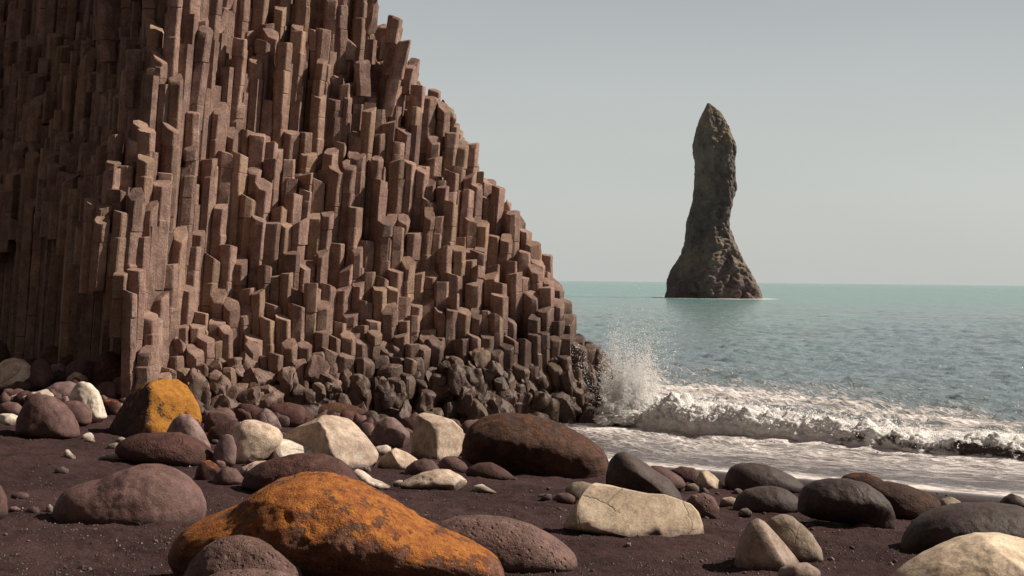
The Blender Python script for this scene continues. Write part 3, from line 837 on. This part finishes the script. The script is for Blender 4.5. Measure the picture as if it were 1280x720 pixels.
B, K, S_ = 'boulder', 'rock', 'stone'
A3 = ((-.7, -.7, .1), .62), ((.75, -.6, .25), .62)
ROCKS = [
 # ---- heap below the hollow, far to near
 (B, 'dark grey boulder half out of frame under the black hollow', B, 'gray', [(-16,452),(-12,428),(-2,423),(6,430),(13,446),(12,455)], {}),
 (B, 'small boulder with an orange cap, behind a little pale stone', B, 'rust', [(26,448),(27,436),(31,429),(36,428),(44,432),(50,442),(50,450)], {}),
 (S_, 'little pale rounded stone in front of the orange-capped boulder', 'stone', 'pale', [(31,452),(32,442),(38,437),(45,439),(50,446),(50,453)], dict(sub=3)),
 (B, 'smooth grey egg-shaped boulder at the back of the heap, catching light on top', B, 'gray', [(48,455),(52,442),(58,434),(66,432),(76,437),(85,446),(90,455),(85,460),(60,460)], {}),
 (S_, 'small pale stone peeking over the block-shaped rock', 'stone', 'pale', [(88,455),(89,447),(96,445),(103,450),(104,458)], dict(sub=3)),
 (B, 'big pale rounded boulder by the photo edge, beneath the black hollow', B, 'pale', [(-6,482),(-4,458),(5,450),(16,447),(28,449),(37,457),(39,468),(36,480),(25,486),(5,487)], dict(dep=.7, sub=5)),
 (B, 'grey boulder beside the big pale boulder in the heap', B, 'gray', [(36,484),(37,462),(44,450),(53,448),(62,456),(66,472),(60,486)], {}),
 (B, 'dull rounded boulder between the grey boulder and the block-shaped rock', B, 'pink', [(58,474),(59,462),(66,455),(76,454),(85,461),(88,474)], {}),
 (K, 'block-shaped grey rock with a flat bright end in the heap', K, 'gray', [(84,478),(84,458),(90,452),(108,450),(117,452),(118,476),(112,480)], dict(rnd=2, p=3.5, planes=(((.8,-.5,.1),.7),))),
 (S_, 'low rounded pale stone in front of the block-shaped rock', 'stone', 'pale', [(80,480),(86,470),(95,464),(104,466),(110,474),(110,482)], dict(sub=3)),
 (B, 'dark red-brown boulder with a rusty crest against the hollow', B, 'rust', [(116,480),(117,462),(122,448),(130,440),(138,439),(148,444),(158,455),(168,466),(180,478),(150,484)], dict(sub=5)),
 (K, 'thin pale slab leaning down from the red-brown boulder', K, 'pale', [(152,449),(158,449),(167,453),(175,460),(178,465),(183,470),(170,470),(160,460)], dict(rnd=2)),
 (B, 'purplish grey boulder below the leaning pale slab', B, 'gray', [(136,496),(139,482),(146,472),(157,469),(168,471),(178,478),(185,490),(183,498)], {}),
 (S_, 'low grey stone left of the purplish boulder', 'stone', 'gray', [(119,498),(121,484),(130,477),(142,477),(147,486),(146,498)], dict(sub=3)),
 (B, 'dull grey mound behind the white craggy rock', B, 'pink', [(52,502),(57,486),(70,478),(88,476),(98,480),(104,498)], {}),
 (K, 'white craggy rock standing tall in the heap with drooping edge', K, 'white', [(86,518),(89,492),(94,481),(102,477),(111,479),(120,487),(126,501),(133,519),(122,527),(105,528)], dict(rnd=2, cuts=5, amp=.12, sub=5)),
 (S_, 'small rusty orange stone tucked beside the white craggy rock', 'stone', 'rust', [(126,520),(127,502),(134,497),(145,499),(151,504),(149,518)], dict(sub=3, cuts=3)),
 (K, 'long flat white rock lying behind the large grey dome boulder', K, 'white', [(6,502),(14,494),(28,491),(45,490),(57,486),(67,490),(76,498),(70,506),(30,506)], dict(rnd=2, cuts=4)),
 (S_, 'low dark stone at the photo edge behind the flat cream stone', 'stone', 'gray', [(-4,518),(0,505),(10,502),(22,504),(30,512),(29,520)], dict(sub=3)),
 (S_, 'little buff stone at the photo edge below the big pale boulder', 'stone', 'gray', [(-5,504),(-3,496),(3,494),(8,498),(9,505)], dict(sub=3)),
 (K, 'flat cream stone at the photo edge beside the large dome boulder', K, 'white', [(-8,530),(-6,519),(4,517),(14,517),(23,521),(24,527),(20,532)], dict(rnd=2, cuts=3)),
 (B, 'large grey dome boulder on the sand edge of the heap', B, 'gray', [(22,540),(24,522),(30,505),(40,496),(52,493),(64,496),(77,504),(88,517),(96,532),(98,543),(70,548),(40,545)], dict(sub=5, amp=.07)),
 (B, 'grey oval boulder between the dome boulder and white craggy rock', B, 'gray', [(72,522),(74,506),(84,501),(97,501),(108,507),(114,517),(113,528),(95,534)], {}),
 (B, 'yellow lichen-covered boulder with a bare dark flank', B, 'yellow', [(124,546),(126,532),(140,518),(152,503),(163,490),(176,480),(190,476),(205,473),(220,473),(230,480),(240,495),(247,512),(250,528),(240,545),(190,552),(150,550)], dict(sub=5, rnd=3, cuts=3, amp=.08, planes=(((-.75,-.65,.15),.55),((.7,-.7,.3),.75)), base=547)),
 (B, 'peaked mauve-grey boulder leaning on the yellow boulder', B, 'pink', [(204,556),(208,540),(216,525),(226,518),(237,518),(247,527),(256,541),(264,557),(255,566)], dict(sub=5)),
 (B, 'flat dark red boulder in front of the yellow boulder', B, 'red', [(145,566),(147,555),(158,547),(175,542),(200,541),(222,541),(240,547),(258,558),(270,570),(268,580),(240,581),(200,578),(165,574)], dict(sub=5, amp=.08)),
 (S_, 'small upright egg-shaped stone before the pale lit boulder', 'stone', 'pink', [(264,580),(268,560),(276,546),(284,542),(291,545),(296,560),(294,578),(280,584)], dict(sub=4)),
 (B, 'pale lit boulder between the egg-shaped stone and the half-shaded rock', B, 'pale', [(284,580),(288,552),(296,533),(306,525),(318,525),(330,529),(345,535),(352,545),(350,555),(335,570),(310,582)], dict(sub=5, rnd=3)),
 (K, 'brown pointed stone behind the pale lit boulder', K, 'gray', [(254,542),(256,524),(262,514),(270,512),(284,517),(297,524),(292,540)], dict(cuts=3)),
 (B, 'dark low boulder in the shade of the pale lit boulder', B, 'red', [(256,553),(262,535),(278,527),(296,525),(304,535),(290,553)], {}),
 (K, 'pinkish pointed rock behind the pale lit boulder', K, 'pink', [(308,536),(313,523),(322,515),(331,510),(338,513),(346,522),(352,534),(345,542)], dict(rnd=2, cuts=3)),
 (B, 'long dark hump below the cliff foot with a drooping end', B, 'dark', [(288,500),(293,489),(305,484),(325,485),(345,489),(360,496),(376,508),(350,512),(310,508)], {}),
 (B, 'dark reddish rounded boulder wearing a pale flake on top', B, 'red', [(328,530),(331,513),(340,505),(360,503),(378,507),(386,518),(384,530),(360,534)], {}),
 (S_, 'pale flake lying on the dark reddish boulder', 'stone', 'white', [(331,505),(334,499),(342,498),(352,503),(358,508),(345,509)], dict(sub=3, rnd=2, base=522, off=.3)),
 (S_, 'small round stone with a lit crown at the cliff foot', 'stone', 'gray', [(266,494),(268,482),(275,475),(284,475),(292,480),(297,488),(292,496)], {}),
 (S_, 'small dark stone behind the brown pointed stone', 'stone', 'dark', [(254,512),(256,501),(266,495),(278,494),(290,499),(293,510)], dict(sub=3)),
 (B, 'purple-grey boulder under the long dark hump', B, 'gray', [(286,520),(290,502),(300,494),(312,494),(319,503),(322,518)], {}),
 (S_, 'thin white stone sliver beside the yellow boulder', 'stone', 'white', [(239,500),(240,493),(247,494),(257,500),(254,503)], dict(sub=3, rnd=2)),
 (K, 'half-shaded white rock on the rim of the dark red mound', K, 'white', [(310,580),(312,565),(320,554),(332,549),(348,548),(362,551),(378,556),(390,561),(400,567),(385,578),(345,582)], dict(sub=5, planes=(((-.8,-.55,.1),.55),((.45,-.6,.5),.72)))),
 (B, 'large pale rock with two bright faces in the middle of the beach', B, 'pale', [(350,553),(356,542),(372,534),(388,527),(402,520),(420,519),(436,522),(447,532),(458,545),(468,558),(473,567),(470,576),(455,584),(430,581),(405,575),(375,565)], dict(sub=5, rnd=3, cuts=3, amp=.09, planes=(((-.5,-.8,.3),.62),((.5,-.6,.55),.7)))),
 (S_, 'small pale tip showing behind the large pale rock', 'stone', 'white', [(383,526),(385,516),(394,513),(403,518),(405,526)], dict(sub=3, rnd=2)),
 (B, 'long flat dark brown rock at the water-worn cliff foot', B, 'brown', [(383,524),(386,512),(398,506),(420,503),(440,507),(458,514),(473,523),(455,530),(410,528)], {}),
 (S_, 'flat pale stone half buried near the red mound', 'stone', 'pale', [(294,596),(302,584),(318,577),(336,576),(330,584),(310,596)], dict(sub=4, rnd=2)),
 (B, 'broad dark red mound behind the orange boulder', B, 'red', [(300,606),(308,591),(325,579),(345,573),(375,567),(405,568),(425,574),(440,586),(452,604),(440,615),(370,618)], dict(sub=6, amp=.06, p=2.2)),
 (K, 'brown rubbly rock with an orange fleck next to the flat red boulder', K, 'rust', [(242,600),(246,586),(252,577),(262,575),(272,582),(276,594),(268,602)], dict(cuts=4)),
 (K, 'rounded buff rock beside the rubbly brown one', K, 'gray', [(262,606),(270,592),(282,583),(295,587),(306,600),(304,608)], dict(cuts=2)),
 (S_, 'pale curved flake beside the orange boulder and red mound', 'stone', 'white', [(440,590),(446,586),(454,590),(464,599),(476,603),(489,607),(478,611),(455,609),(444,602)], dict(sub=4, rnd=2, amp=.02)),
 (K, 'mauve-grey rock between the large pale rock and the pale block', K, 'pink', [(460,556),(464,541),(472,528),(483,521),(492,522),(502,530),(512,541),(512,556),(485,560)], dict(rnd=3, cuts=4, sub=5)),
 (S_, 'small dull stone behind the mauve-grey rock', 'stone', 'gray', [(446,552),(448,534),(456,527),(466,530),(470,545)], dict(sub=3)),
 (K, 'pale block with one dark face and one lit face', K, 'pale', [(512,572),(514,550),(517,530),(521,519),(530,516),(548,520),(566,526),(578,538),(581,550),(577,562),(568,574),(540,577)], dict(sub=5, rnd=2, p=3.2, planes=(((-.72,-.68,.03),.52),((.66,-.72,.16),.6),((.1,-.3,1),.86)), base=575)),
 (S_, 'small whitish stone at the feet of the mauve-grey rock', 'stone', 'white', [(466,566),(470,558),(482,556),(491,560),(490,568),(478,570)], dict(sub=3)),
 (K, 'wedge-shaped pale stone with a bright sloping top', K, 'pale', [(468,588),(474,575),(484,565),(494,560),(508,566),(518,572),(527,579),(515,588)], dict(rnd=2, planes=(((-.7,-.7,.1),.5),((.4,-.5,.75),.7)))),
 (S_, 'dark rounded stone in front of the pale block', 'stone', 'gray', [(504,594),(508,584),(518,576),(530,573),(541,576),(550,586),(548,595)], dict(sub=4)),
 (S_, 'low brownish stone between the pale block and the big brown boulder', 'stone', 'gray', [(546,592),(548,578),(556,571),(570,571),(584,576),(592,584),(585,592)], dict(sub=4)),
 (S_, 'low dark stone in front of the big brown boulder', 'stone', 'red', [(580,594),(585,585),(598,579),(614,578),(630,586),(646,597),(620,600)], dict(sub=4)),
 (K, 'flat streaky pale rock lying on open sand', K, 'pale', [(496,606),(508,599),(525,592),(545,587),(560,587),(574,594),(585,604),(582,612),(545,613),(515,609)], dict(sub=5, rnd=3, cuts=4, amp=.1)),
 (S_, 'tiny pale stone beyond the flat streaky rock', 'stone', 'white', [(588,614),(592,607),(602,605),(610,610),(623,615)], dict(sub=3, rnd=2)),
 (B, 'big rusty brown boulder sloping down towards the water', B, 'brown', [(578,575),(580,552),(585,536),(596,525),(614,518),(636,516),(662,520),(688,527),(712,537),(735,551),(754,566),(763,584),(758,597),(720,602),(660,600),(610,592)], dict(sub=6, amp=.06, base=596, dep=.75, lean=.1, under=.4)),
 (B, 'huge orange lichen-covered boulder sloping to one end', B, 'orange', [(212,700),(216,680),(226,664),(242,655),(262,646),(285,638),(305,629),(325,612),(345,600),(368,595),(392,592),(420,597),(450,606),(475,620),(500,636),(530,653),(560,667),(590,681),(612,694),(626,708),(632,735),(610,765),(500,790),(350,790),(240,760)], dict(sub=6, amp=.075, base=760, dep=.70, p=2.3, lean=-.1, under=.85, rug=.022)),
 (B, 'mauve pitted boulder leaning against the front of the orange boulder', B, 'graypit', [(222,745),(228,722),(238,702),(254,685),(275,673),(295,669),(316,672),(338,681),(358,694),(374,711),(384,735),(370,765),(260,770)], dict(sub=6, amp=.05, base=768, dep=.6)),
 (B, 'rounded boulder crest cut by the bottom edge under the mauve boulder', B, 'graypit', [(246,745),(252,724),(275,715),(310,712),(345,714),(372,722),(380,745),(320,765)], dict(sub=5, base=800, dep=.6)),
 (B, 'large smooth grey-brown boulder alone on dark sand with a hollow at one end', B, 'gray', [(72,650),(73,632),(79,617),(92,607),(108,602),(128,599),(148,589),(170,582),(192,581),(213,586),(232,597),(246,613),(255,632),(255,648),(240,660),(200,664),(150,660),(100,655)], dict(sub=6, amp=.055, base=655, p=2.2)),
 (B, 'low pitted brown rock half sunk in sand beside the orange boulder', B, 'graypit', [(535,672),(548,655),(570,647),(600,645),(635,649),(668,658),(695,673),(718,690),(722,705),(670,716),(580,705)], dict(sub=6, amp=.05, dep=.7)),
 ('rock_slab', 'flat-faced cream slab sunk slantwise in the dark sand', 'slab', 'slab', [(704,654),(712,640),(722,626),(733,611),(741,605),(760,608),(785,614),(810,619),(830,620),(848,626),(864,632),(874,643),(879,656),(881,669),(850,669),(800,666),(750,660)], dict(sub=6, rnd=1, p=4.5, amp=.014, dep=.42, planes=(((.14,-.70,.62),.38),((.8,-.5,.2),.93),((.1,-.1,1),.95)), base=669, lean=.45, off=.55)),
 (S_, 'pale rounded stone behind the upper corner of the cream slab', 'stone', 'speckled', [(704,625),(707,610),(716,603),(728,602),(742,606),(748,618),(735,628)], {}),
 (S_, 'flat dull stone beside the upper corner of the cream slab', 'stone', 'gray', [(690,625),(698,617),(710,616),(720,622),(715,630)], dict(sub=3)),
 (B, 'dark pyramid-shaped boulder behind the cream slab', B, 'dark', [(756,615),(757,595),(762,577),(770,567),(780,565),(792,570),(808,580),(822,590),(838,601),(850,614),(856,627),(830,630),(780,622)], dict(sub=5, rnd=3, cuts=3)),
 (K, 'grey sloping rock tucked behind the dark pyramid boulder', K, 'gray', [(808,598),(814,582),(828,583),(842,591),(853,598),(858,606),(845,614)], {}),
 (S_, 'round pitted stone at the end of the cream slab', 'stone', 'graypit', [(856,640),(858,627),(866,619),(880,616),(892,621),(899,634),(896,646),(872,648)], dict(sub=5)),
 (K, 'bright wedge stone near the wash beyond the dark pyramid boulder', K, 'slab', [(868,611),(871,598),(876,590),(884,588),(894,595),(906,607),(900,612)], dict(rnd=2, planes=(((.5,-.5,.6),.6),))),
 (S_, 'brownish stone next to the bright wedge stone', 'stone', 'red', [(836,602),(840,588),(852,583),(868,585),(874,594),(870,604)], {}),
 (S_, 'tan stone wedged between the pyramid boulder and the bright wedge', 'stone', 'speckled', [(856,614),(858,606),(868,604),(874,609),(872,616)], dict(sub=3)),
 (B, 'dark long boulder against the white wash', B, 'dark', [(906,612),(907,597),(912,586),(922,580),(940,579),(960,582),(978,589),(994,597),(1006,607),(1000,614),(950,616)], dict(sub=5)),
 (B, 'dark low boulder with a lit shoulder, below the long dark boulder', B, 'dark', [(916,636),(922,622),(933,613),(950,609),(968,608),(984,612),(997,622),(1000,634),(985,641),(945,640)], dict(sub=5)),
 (S_, 'small angular cream stone beside the low dark boulder', 'stone', 'slab', [(899,632),(902,623),(914,621),(921,624),(916,632)], dict(sub=3, rnd=1)),
 (S_, 'tiny round cream stone on sand below the low dark boulder', 'stone', 'speckled', [(922,644),(926,637),(934,635),(940,640),(938,645)], dict(sub=3)),
 (B, 'big dark egg-shaped boulder dipping at one end', B, 'dark', [(999,640),(1000,624),(1007,610),(1020,602),(1040,599),(1062,599),(1082,604),(1098,614),(1111,628),(1118,644),(1117,656),(1104,661),(1085,655),(1050,650),(1015,646)], dict(sub=6, amp=.055, lean=.1, under=.4)),
 (K, 'brown hump behind the egg-shaped boulder at the wash edge', K, 'brown', [(1048,604),(1056,595),(1070,591),(1084,591),(1098,597),(1112,606),(1085,610)], {}),
 (B, 'long low brown rock stretched behind the egg-shaped boulder', B, 'brown', [(1082,615),(1090,605),(1110,602),(1135,607),(1158,615),(1175,626),(1172,640),(1145,648),(1110,645)], dict(sub=5)),
 (S_, 'pale rough stone poking up behind the largest dark boulder', 'stone', 'speckled', [(1162,646),(1168,633),(1178,624),(1190,621),(1200,626),(1206,635),(1195,646)], dict(rnd=2, cuts=3)),
 (B, 'largest dark boulder, running out of frame behind the pale one', B, 'dark', [(1126,692),(1128,675),(1138,657),(1154,644),(1175,635),(1205,630),(1240,630),(1275,634),(1320,650),(1340,690),(1260,710),(1170,706)], dict(sub=6, amp=.05, base=700, lean=.1, under=.4)),
 (B, 'broad pale boulder cut off by the corner of the photo', B, 'slab', [(1105,735),(1125,716),(1150,699),(1178,685),(1205,674),(1225,669),(1255,669),(1290,676),(1330,690),(1350,740),(1230,770)], dict(sub=6, amp=.05, base=770, rnd=3, cuts=1, dep=.7)),
 (S_, 'smooth pale tooth-shaped stone, dark on one side', 'stone', 'buff', [(918,706),(920,688),(928,668),(938,653),(948,648),(957,653),(970,667),(984,682),(998,697),(1007,707),(980,714),(940,712)], dict(sub=5, rnd=3, planes=(((.75,-.35,.5),.62),), amp=.025)),
 (S_, 'tan black-speckled stone behind the tooth-shaped stone', 'stone', 'speckled', [(956,690),(956,660),(964,648),(978,643),(990,645),(1003,656),(1015,668),(1025,684),(1028,696),(1005,704)], dict(sub=5, rnd=3)),
 (S_, 'blocky pale stone at the bottom edge before the tooth-shaped stone', 'stone', 'buff', [(972,728),(974,712),(988,706),(1010,704),(1024,712),(1028,728)], dict(rnd=2, cuts=3)),
 (S_, 'small tan stone at the dipping end of the egg-shaped boulder', 'stone', 'speckled', [(1064,660),(1072,650),(1082,648),(1092,653),(1100,661)], {}),
 (S_, 'small grey stone beside the largest dark boulder', 'stone', 'gray', [(1136,660),(1140,650),(1148,648),(1152,654),(1150,661)], dict(sub=3)),
 (S_, 'dark peaked stone by the wash at the photo edge', 'stone', 'dark', [(1246,634),(1256,622),(1266,617),(1276,621),(1290,634)], {}),
 ('stone_chip', 'white three-cornered chip upright on the sand', 'stone', 'white', [(78,574),(80,566),(83,560),(89,567),(98,574)], dict(sub=3, rnd=1, p=3)),
 ('stone_chip', 'long flat white chip before the flat dark red boulder', 'stone', 'white', [(122,572),(134,568),(150,567),(157,565),(166,570),(177,575),(150,576)], dict(sub=4, rnd=1)),
 (S_, 'low buff stone showing at the foot of the flat dark red boulder', 'stone', 'speckled', [(132,562),(136,555),(146,553),(150,558),(148,563)], dict(sub=3)),
 ('pebble', 'grey oval pebble near the photo edge', 'pebble', 'gray', [(12,624),(15,617),(24,615),(34,617),(37,621),(30,625)], dict(sub=3)),
 ('pebble', 'white upright pebble beside the large smooth grey-brown boulder', 'pebble', 'white', [(57,640),(58,633),(62,630),(66,634),(66,640)], dict(sub=3)),
 ('pebble', 'grey round pebble next to the white upright pebble', 'pebble', 'gray', [(32,642),(35,636),(42,633),(49,637),(50,642)], dict(sub=3)),
 ('pebble', 'pale flat pebble between the grey pebble and the edge boulder', 'pebble', 'pale', [(10,638),(13,634),(20,633),(26,637),(20,639)], dict(sub=3)),
 (B, 'grey boulder sliced by the photo edge beside the pebbles', B, 'gray', [(-40,648),(-30,610),(-12,602),(0,607),(7,622),(9,640),(0,650)], {}),
 (S_, 'faint grey stone sunk in sand above the large smooth boulder', 'stone', 'gray', [(66,592),(70,585),(78,583),(86,587),(86,593)], dict(sub=3)),
 (S_, 'flat buff stone sunk in sand near the cream slab', 'stone', 'pink', [(668,622),(674,618),(684,617),(692,619),(686,623)], dict(sub=3)),
 ('pebble', 'tiny white pebble touching the corner of the cream slab', 'pebble', 'white', [(719,623),(720,619),(723,619),(724,623)], dict(sub=3)),
]
for nm, lb, ct, mt, cn, op in ROCKS:
    rock(nm, lb, ct, mt, cn, **op)

# cobbles packed along the foot of the cliff and through the heap: nothing tells them apart
frng = np.random.default_rng(31)
def blob_px(px, py, w, h, mat, label, cat, group, name='cobble', sub=3):
    n = 9; a = np.linspace(math.pi, 0, n)
    k = 1+.12*frng.normal(0, 1, n)
    top = [(px+w/2*math.cos(t_)*kk, py-h*math.sin(t_)*kk) for t_, kk in zip(a, k)]
    return rock(name, label, cat, mat, top+[(px+w*.3, py+h*.25), (px-w*.3, py+h*.25)], sub=sub, group=group, cuts=int(frng.integers(0, 4)), amp=.09, seed=int(frng.integers(1e6)), rnd=4, base=py+h*.2)
def to_px(x, y, z):
    v = RN.T @ np.array([x, y, z-CAM_H]); return 640-F_PX*v[0]/v[2], 360+F_PX*v[1]/v[2]
foot = FRONT[2:7]; fl = np.hypot(*np.diff(foot, axis=0).T)
for k in range(170):
    i = frng.choice(len(fl), p=fl/fl.sum()); a, b = foot[i], foot[i+1]
    if a[0] > .6: continue
    e = (b-a)/np.linalg.norm(b-a); nrm = np.array([-e[1], e[0]])
    q = a+(b-a)*frng.random(); q1 = q+nrm*.2
    if poly_d(FRONT, *q1) > poly_d(FRONT, *q): nrm = -nrm
    q = q + nrm*frng.uniform(.15, 1.5)
    if shore_sd(q[0], q[1])[0] < .3: continue
    px, py = to_px(q[0], q[1], float(ground_z(q[0], q[1])))
    w = frng.uniform(11, 34); blob_px(px, py, w, w*frng.uniform(.4, .7), frng.choice(['dark', 'gray', 'dark', 'red']), 'dark wet cobble packed along the foot of the cliff', 'cobble', 'cobbles along the cliff foot')
for k in range(85):
    px = frng.uniform(-5, 240); py = frng.uniform(452, 512)
    w = frng.uniform(11, 32); blob_px(px, py, w, w*frng.uniform(.4, .65), frng.choice(['gray', 'dark', 'gray', 'red', 'pink']), 'dull rounded cobble filling the gaps of the boulder heap', 'cobble', 'cobbles in the boulder heap')
for k in range(60):
    px = frng.uniform(250, 600); py = frng.uniform(525, 600)
    w = frng.uniform(8, 20); blob_px(px, py, w, w*frng.uniform(.3, .5), frng.choice(['gray', 'dark', 'red', 'pink']), 'small dull stone among the pale rocks at mid beach', 'stone', 'small stones at mid beach', 'stone')
for k in range(46):
    px = frng.uniform(640, 1270); f = (px-640)/640; py = 594+f*36+frng.uniform(0, 45)
    w = frng.uniform(5, 14); blob_px(px, py, w, w*frng.uniform(.3, .5), frng.choice(['gray', 'dark', 'speckled', 'dark']), 'small loose stone on sand near the wash', 'stone', 'small stones near the wash', 'stone')
for k in range(110):
    px = frng.uniform(0, 1280); py = frng.uniform(610, 718)
    w = frng.uniform(3, 8); blob_px(px, py, w, w*frng.uniform(.3, .6), frng.choice(['gray', 'pale', 'pale', 'gray', 'white']), 'tiny pebble scattered on the open dark sand', 'pebble', 'pebbles on the sand', 'pebble')

for k in range(48):
    px = frng.uniform(0, 620); py = frng.uniform(500, 612) if px > 90 else frng.uniform(470, 530)
    w = frng.uniform(7, 17); blob_px(px, py, w, w*frng.uniform(.3, .55), frng.choice(['pale', 'buff', 'white', 'buff']), 'small pale stone scattered between the boulders', 'stone', 'small pale stones between the boulders', 'stone')

# gravel sprinkled on the sand
g_ = np.random.default_rng(8); n = 22000
gx = g_.uniform(-1, 1, n); gy = 9+g_.beta(1.1, 2.2, n)*16; gx = gx*gy*.40
sdg, _ = shore_sd(gx, gy); ok = (sdg > 1.2)&(perlin(P2(gx*.7, gy*.7), 66) > -.25); gx, gy = gx[ok], gy[ok]
gz = ground_z(gx, gy, True)
r = .003+.017*g_.beta(1.1, 6, len(gx))
Vd, Fd = drops(np.stack([gx, gy, gz+r*.3], -1), r*1.3, g_)
tag(mesh_obj('gravel', Vd, Fd, M['gravel'], smooth_shade=False, attrs={'tint': ('FLOAT', np.repeat(g_.beta(1.4, 2.2, len(gx)), 6))}), kind='stuff')

# driftwood twig
tw = [ground_hit(x, y)+np.array([0, 0, .012]) for x, y in ((660, 711), (673, 708), (684, 707), (696, 710), (708, 713))]
Vt = []; Ft = []
for k, c in enumerate(tw):
    for q in range(6):
        a = q*math.pi/3; rr = .010-.0012*k
        Vt.append(c+np.array([0, math.cos(a)*rr, math.sin(a)*rr]))
for k in range(len(tw)-1):
    for q in range(6): Ft.append((k*6+q, k*6+(q+1) % 6, (k+1)*6+(q+1) % 6, (k+1)*6+q))
Ft += [tuple(range(6)), tuple(range(24, 30))[::-1]]
tag(mesh_obj('driftwood_twig', np.array(Vt), Ft, M['wood'], loc=tuple(tw[2])), 'thin bent driftwood twig lying on the sand at the bottom edge', 'twig')

# ------------------------------------------------------------------ the hillside behind the camera, unseen, added to cut sky light on the cliff
hx = np.linspace(-190, 90, 141); hv = np.linspace(0, 1, 41)
HX, HV = np.meshgrid(hx, hv, indexing='ij'); HX = HX.ravel(); HV = HV.ravel()
front = -22 + 75*smooth(-30, -120, HX)
hy = front - HV*70 + 4*perlin(P2(HX*.05, HV*3), 140)
hz = -1 + 62*smooth(0, .9, HV)*(1-.5*smooth(20, 90, HX)) + 9*fbm(P2(HX*.04, hy*.04), 4, 141)*smooth(0, .25, HV)
N = NT('unseen_hillside'); ge_ = N.n('ShaderNodeNewGeometry')
N.set(Base_Color=N.mix(N.sstep(N.noise(ge_.outputs['Position'], .15, 6, .65), .4, .6), (.06, .045, .035), (.07, .075, .035)), Roughness=.95)
tag(mesh_obj('unseen_hill', np.stack([HX, hy, hz], -1), grid_faces(141, 41), N.m), kind='structure')

# ------------------------------------------------------------------ light
SUN = Vector((.73, .11, .64)).normalized()
el = math.asin(SUN.z); az = math.atan2(SUN.x, SUN.y)        # clockwise from +Y
ld = bpy.data.lights.new('sun', 'SUN'); ld.energy = 4.9; ld.angle = math.radians(.53); ld.color = (1, .90, .76)
lo = bpy.data.objects.new('sun', ld); COL.objects.link(lo); lo.rotation_euler = SUN.to_track_quat('Z', 'Y').to_euler()
w = bpy.data.worlds.new('World'); scene.world = w; w.use_nodes = True
nt = w.node_tree; nt.nodes.clear()
out = nt.nodes.new('ShaderNodeOutputWorld'); bg = nt.nodes.new('ShaderNodeBackground'); nt.links.new(bg.outputs[0], out.inputs[0])
sky = nt.nodes.new('ShaderNodeTexSky'); sky.sky_type = 'NISHITA'; sky.sun_disc = False; sky.sun_elevation = el; sky.sun_rotation = az
sky.air_density = 1.0; sky.dust_density = 2.0; sky.ozone_density = 1.0
tc = nt.nodes.new('ShaderNodeTexCoord'); sep = nt.nodes.new('ShaderNodeSeparateXYZ'); nt.links.new(tc.outputs['Generated'], sep.inputs[0])
rp = nt.nodes.new('ShaderNodeValToRGB'); nt.links.new(sep.outputs[2], rp.inputs[0])
# thin high overcast: pale at the horizon, duller overhead (values are /10 and the strength is 0.1)
stops = [(0.0, (.475, .485, .472)), (.06, (.478, .492, .472)), (.13, (.435, .455, .442)), (.21, (.345, .365, .365)), (.34, (.15, .14, .14)), (1.0, (.075, .05, .05))]
while len(rp.color_ramp.elements) < len(stops): rp.color_ramp.elements.new(.5)
for e, (p, c) in zip(rp.color_ramp.elements, stops): e.position = p; e.color = (*c, 1)
sc_ = nt.nodes.new('ShaderNodeVectorMath'); sc_.operation = 'SCALE'; sc_.inputs[3].default_value = 10.0; nt.links.new(rp.outputs[0], sc_.inputs[0])
nz = nt.nodes.new('ShaderNodeTexNoise'); nz.inputs['Scale'].default_value = 2.2; nz.inputs['Detail'].default_value = 5
mp = nt.nodes.new('ShaderNodeMapping'); mp.inputs['Scale'].default_value = (1, 1, 3.5); nt.links.new(tc.outputs['Generated'], mp.inputs[0]); nt.links.new(mp.outputs[0], nz.inputs['Vector'])
mr = nt.nodes.new('ShaderNodeMapRange'); mr.inputs[3].default_value = .88; mr.inputs[4].default_value = 1.09; nt.links.new(nz.outputs[0], mr.inputs[0])
sc2 = nt.nodes.new('ShaderNodeVectorMath'); sc2.operation = 'SCALE'; nt.links.new(sc_.outputs[0], sc2.inputs[0]); nt.links.new(mr.outputs[0], sc2.inputs[3])
mx = nt.nodes.new('ShaderNodeMix'); mx.data_type = 'RGBA'; mx.inputs[0].default_value = .90
nt.links.new(sky.outputs[0], mx.inputs[6]); nt.links.new(sc2.outputs[0], mx.inputs[7])
nt.links.new(mx.outputs[2], bg.inputs[0]); bg.inputs[1].default_value = .1

vs = scene.view_settings
scene.display_settings.display_device = 'sRGB'
vs.view_transform = 'Standard'; vs.look = 'None'; vs.exposure = 0.28; vs.gamma = 1.0
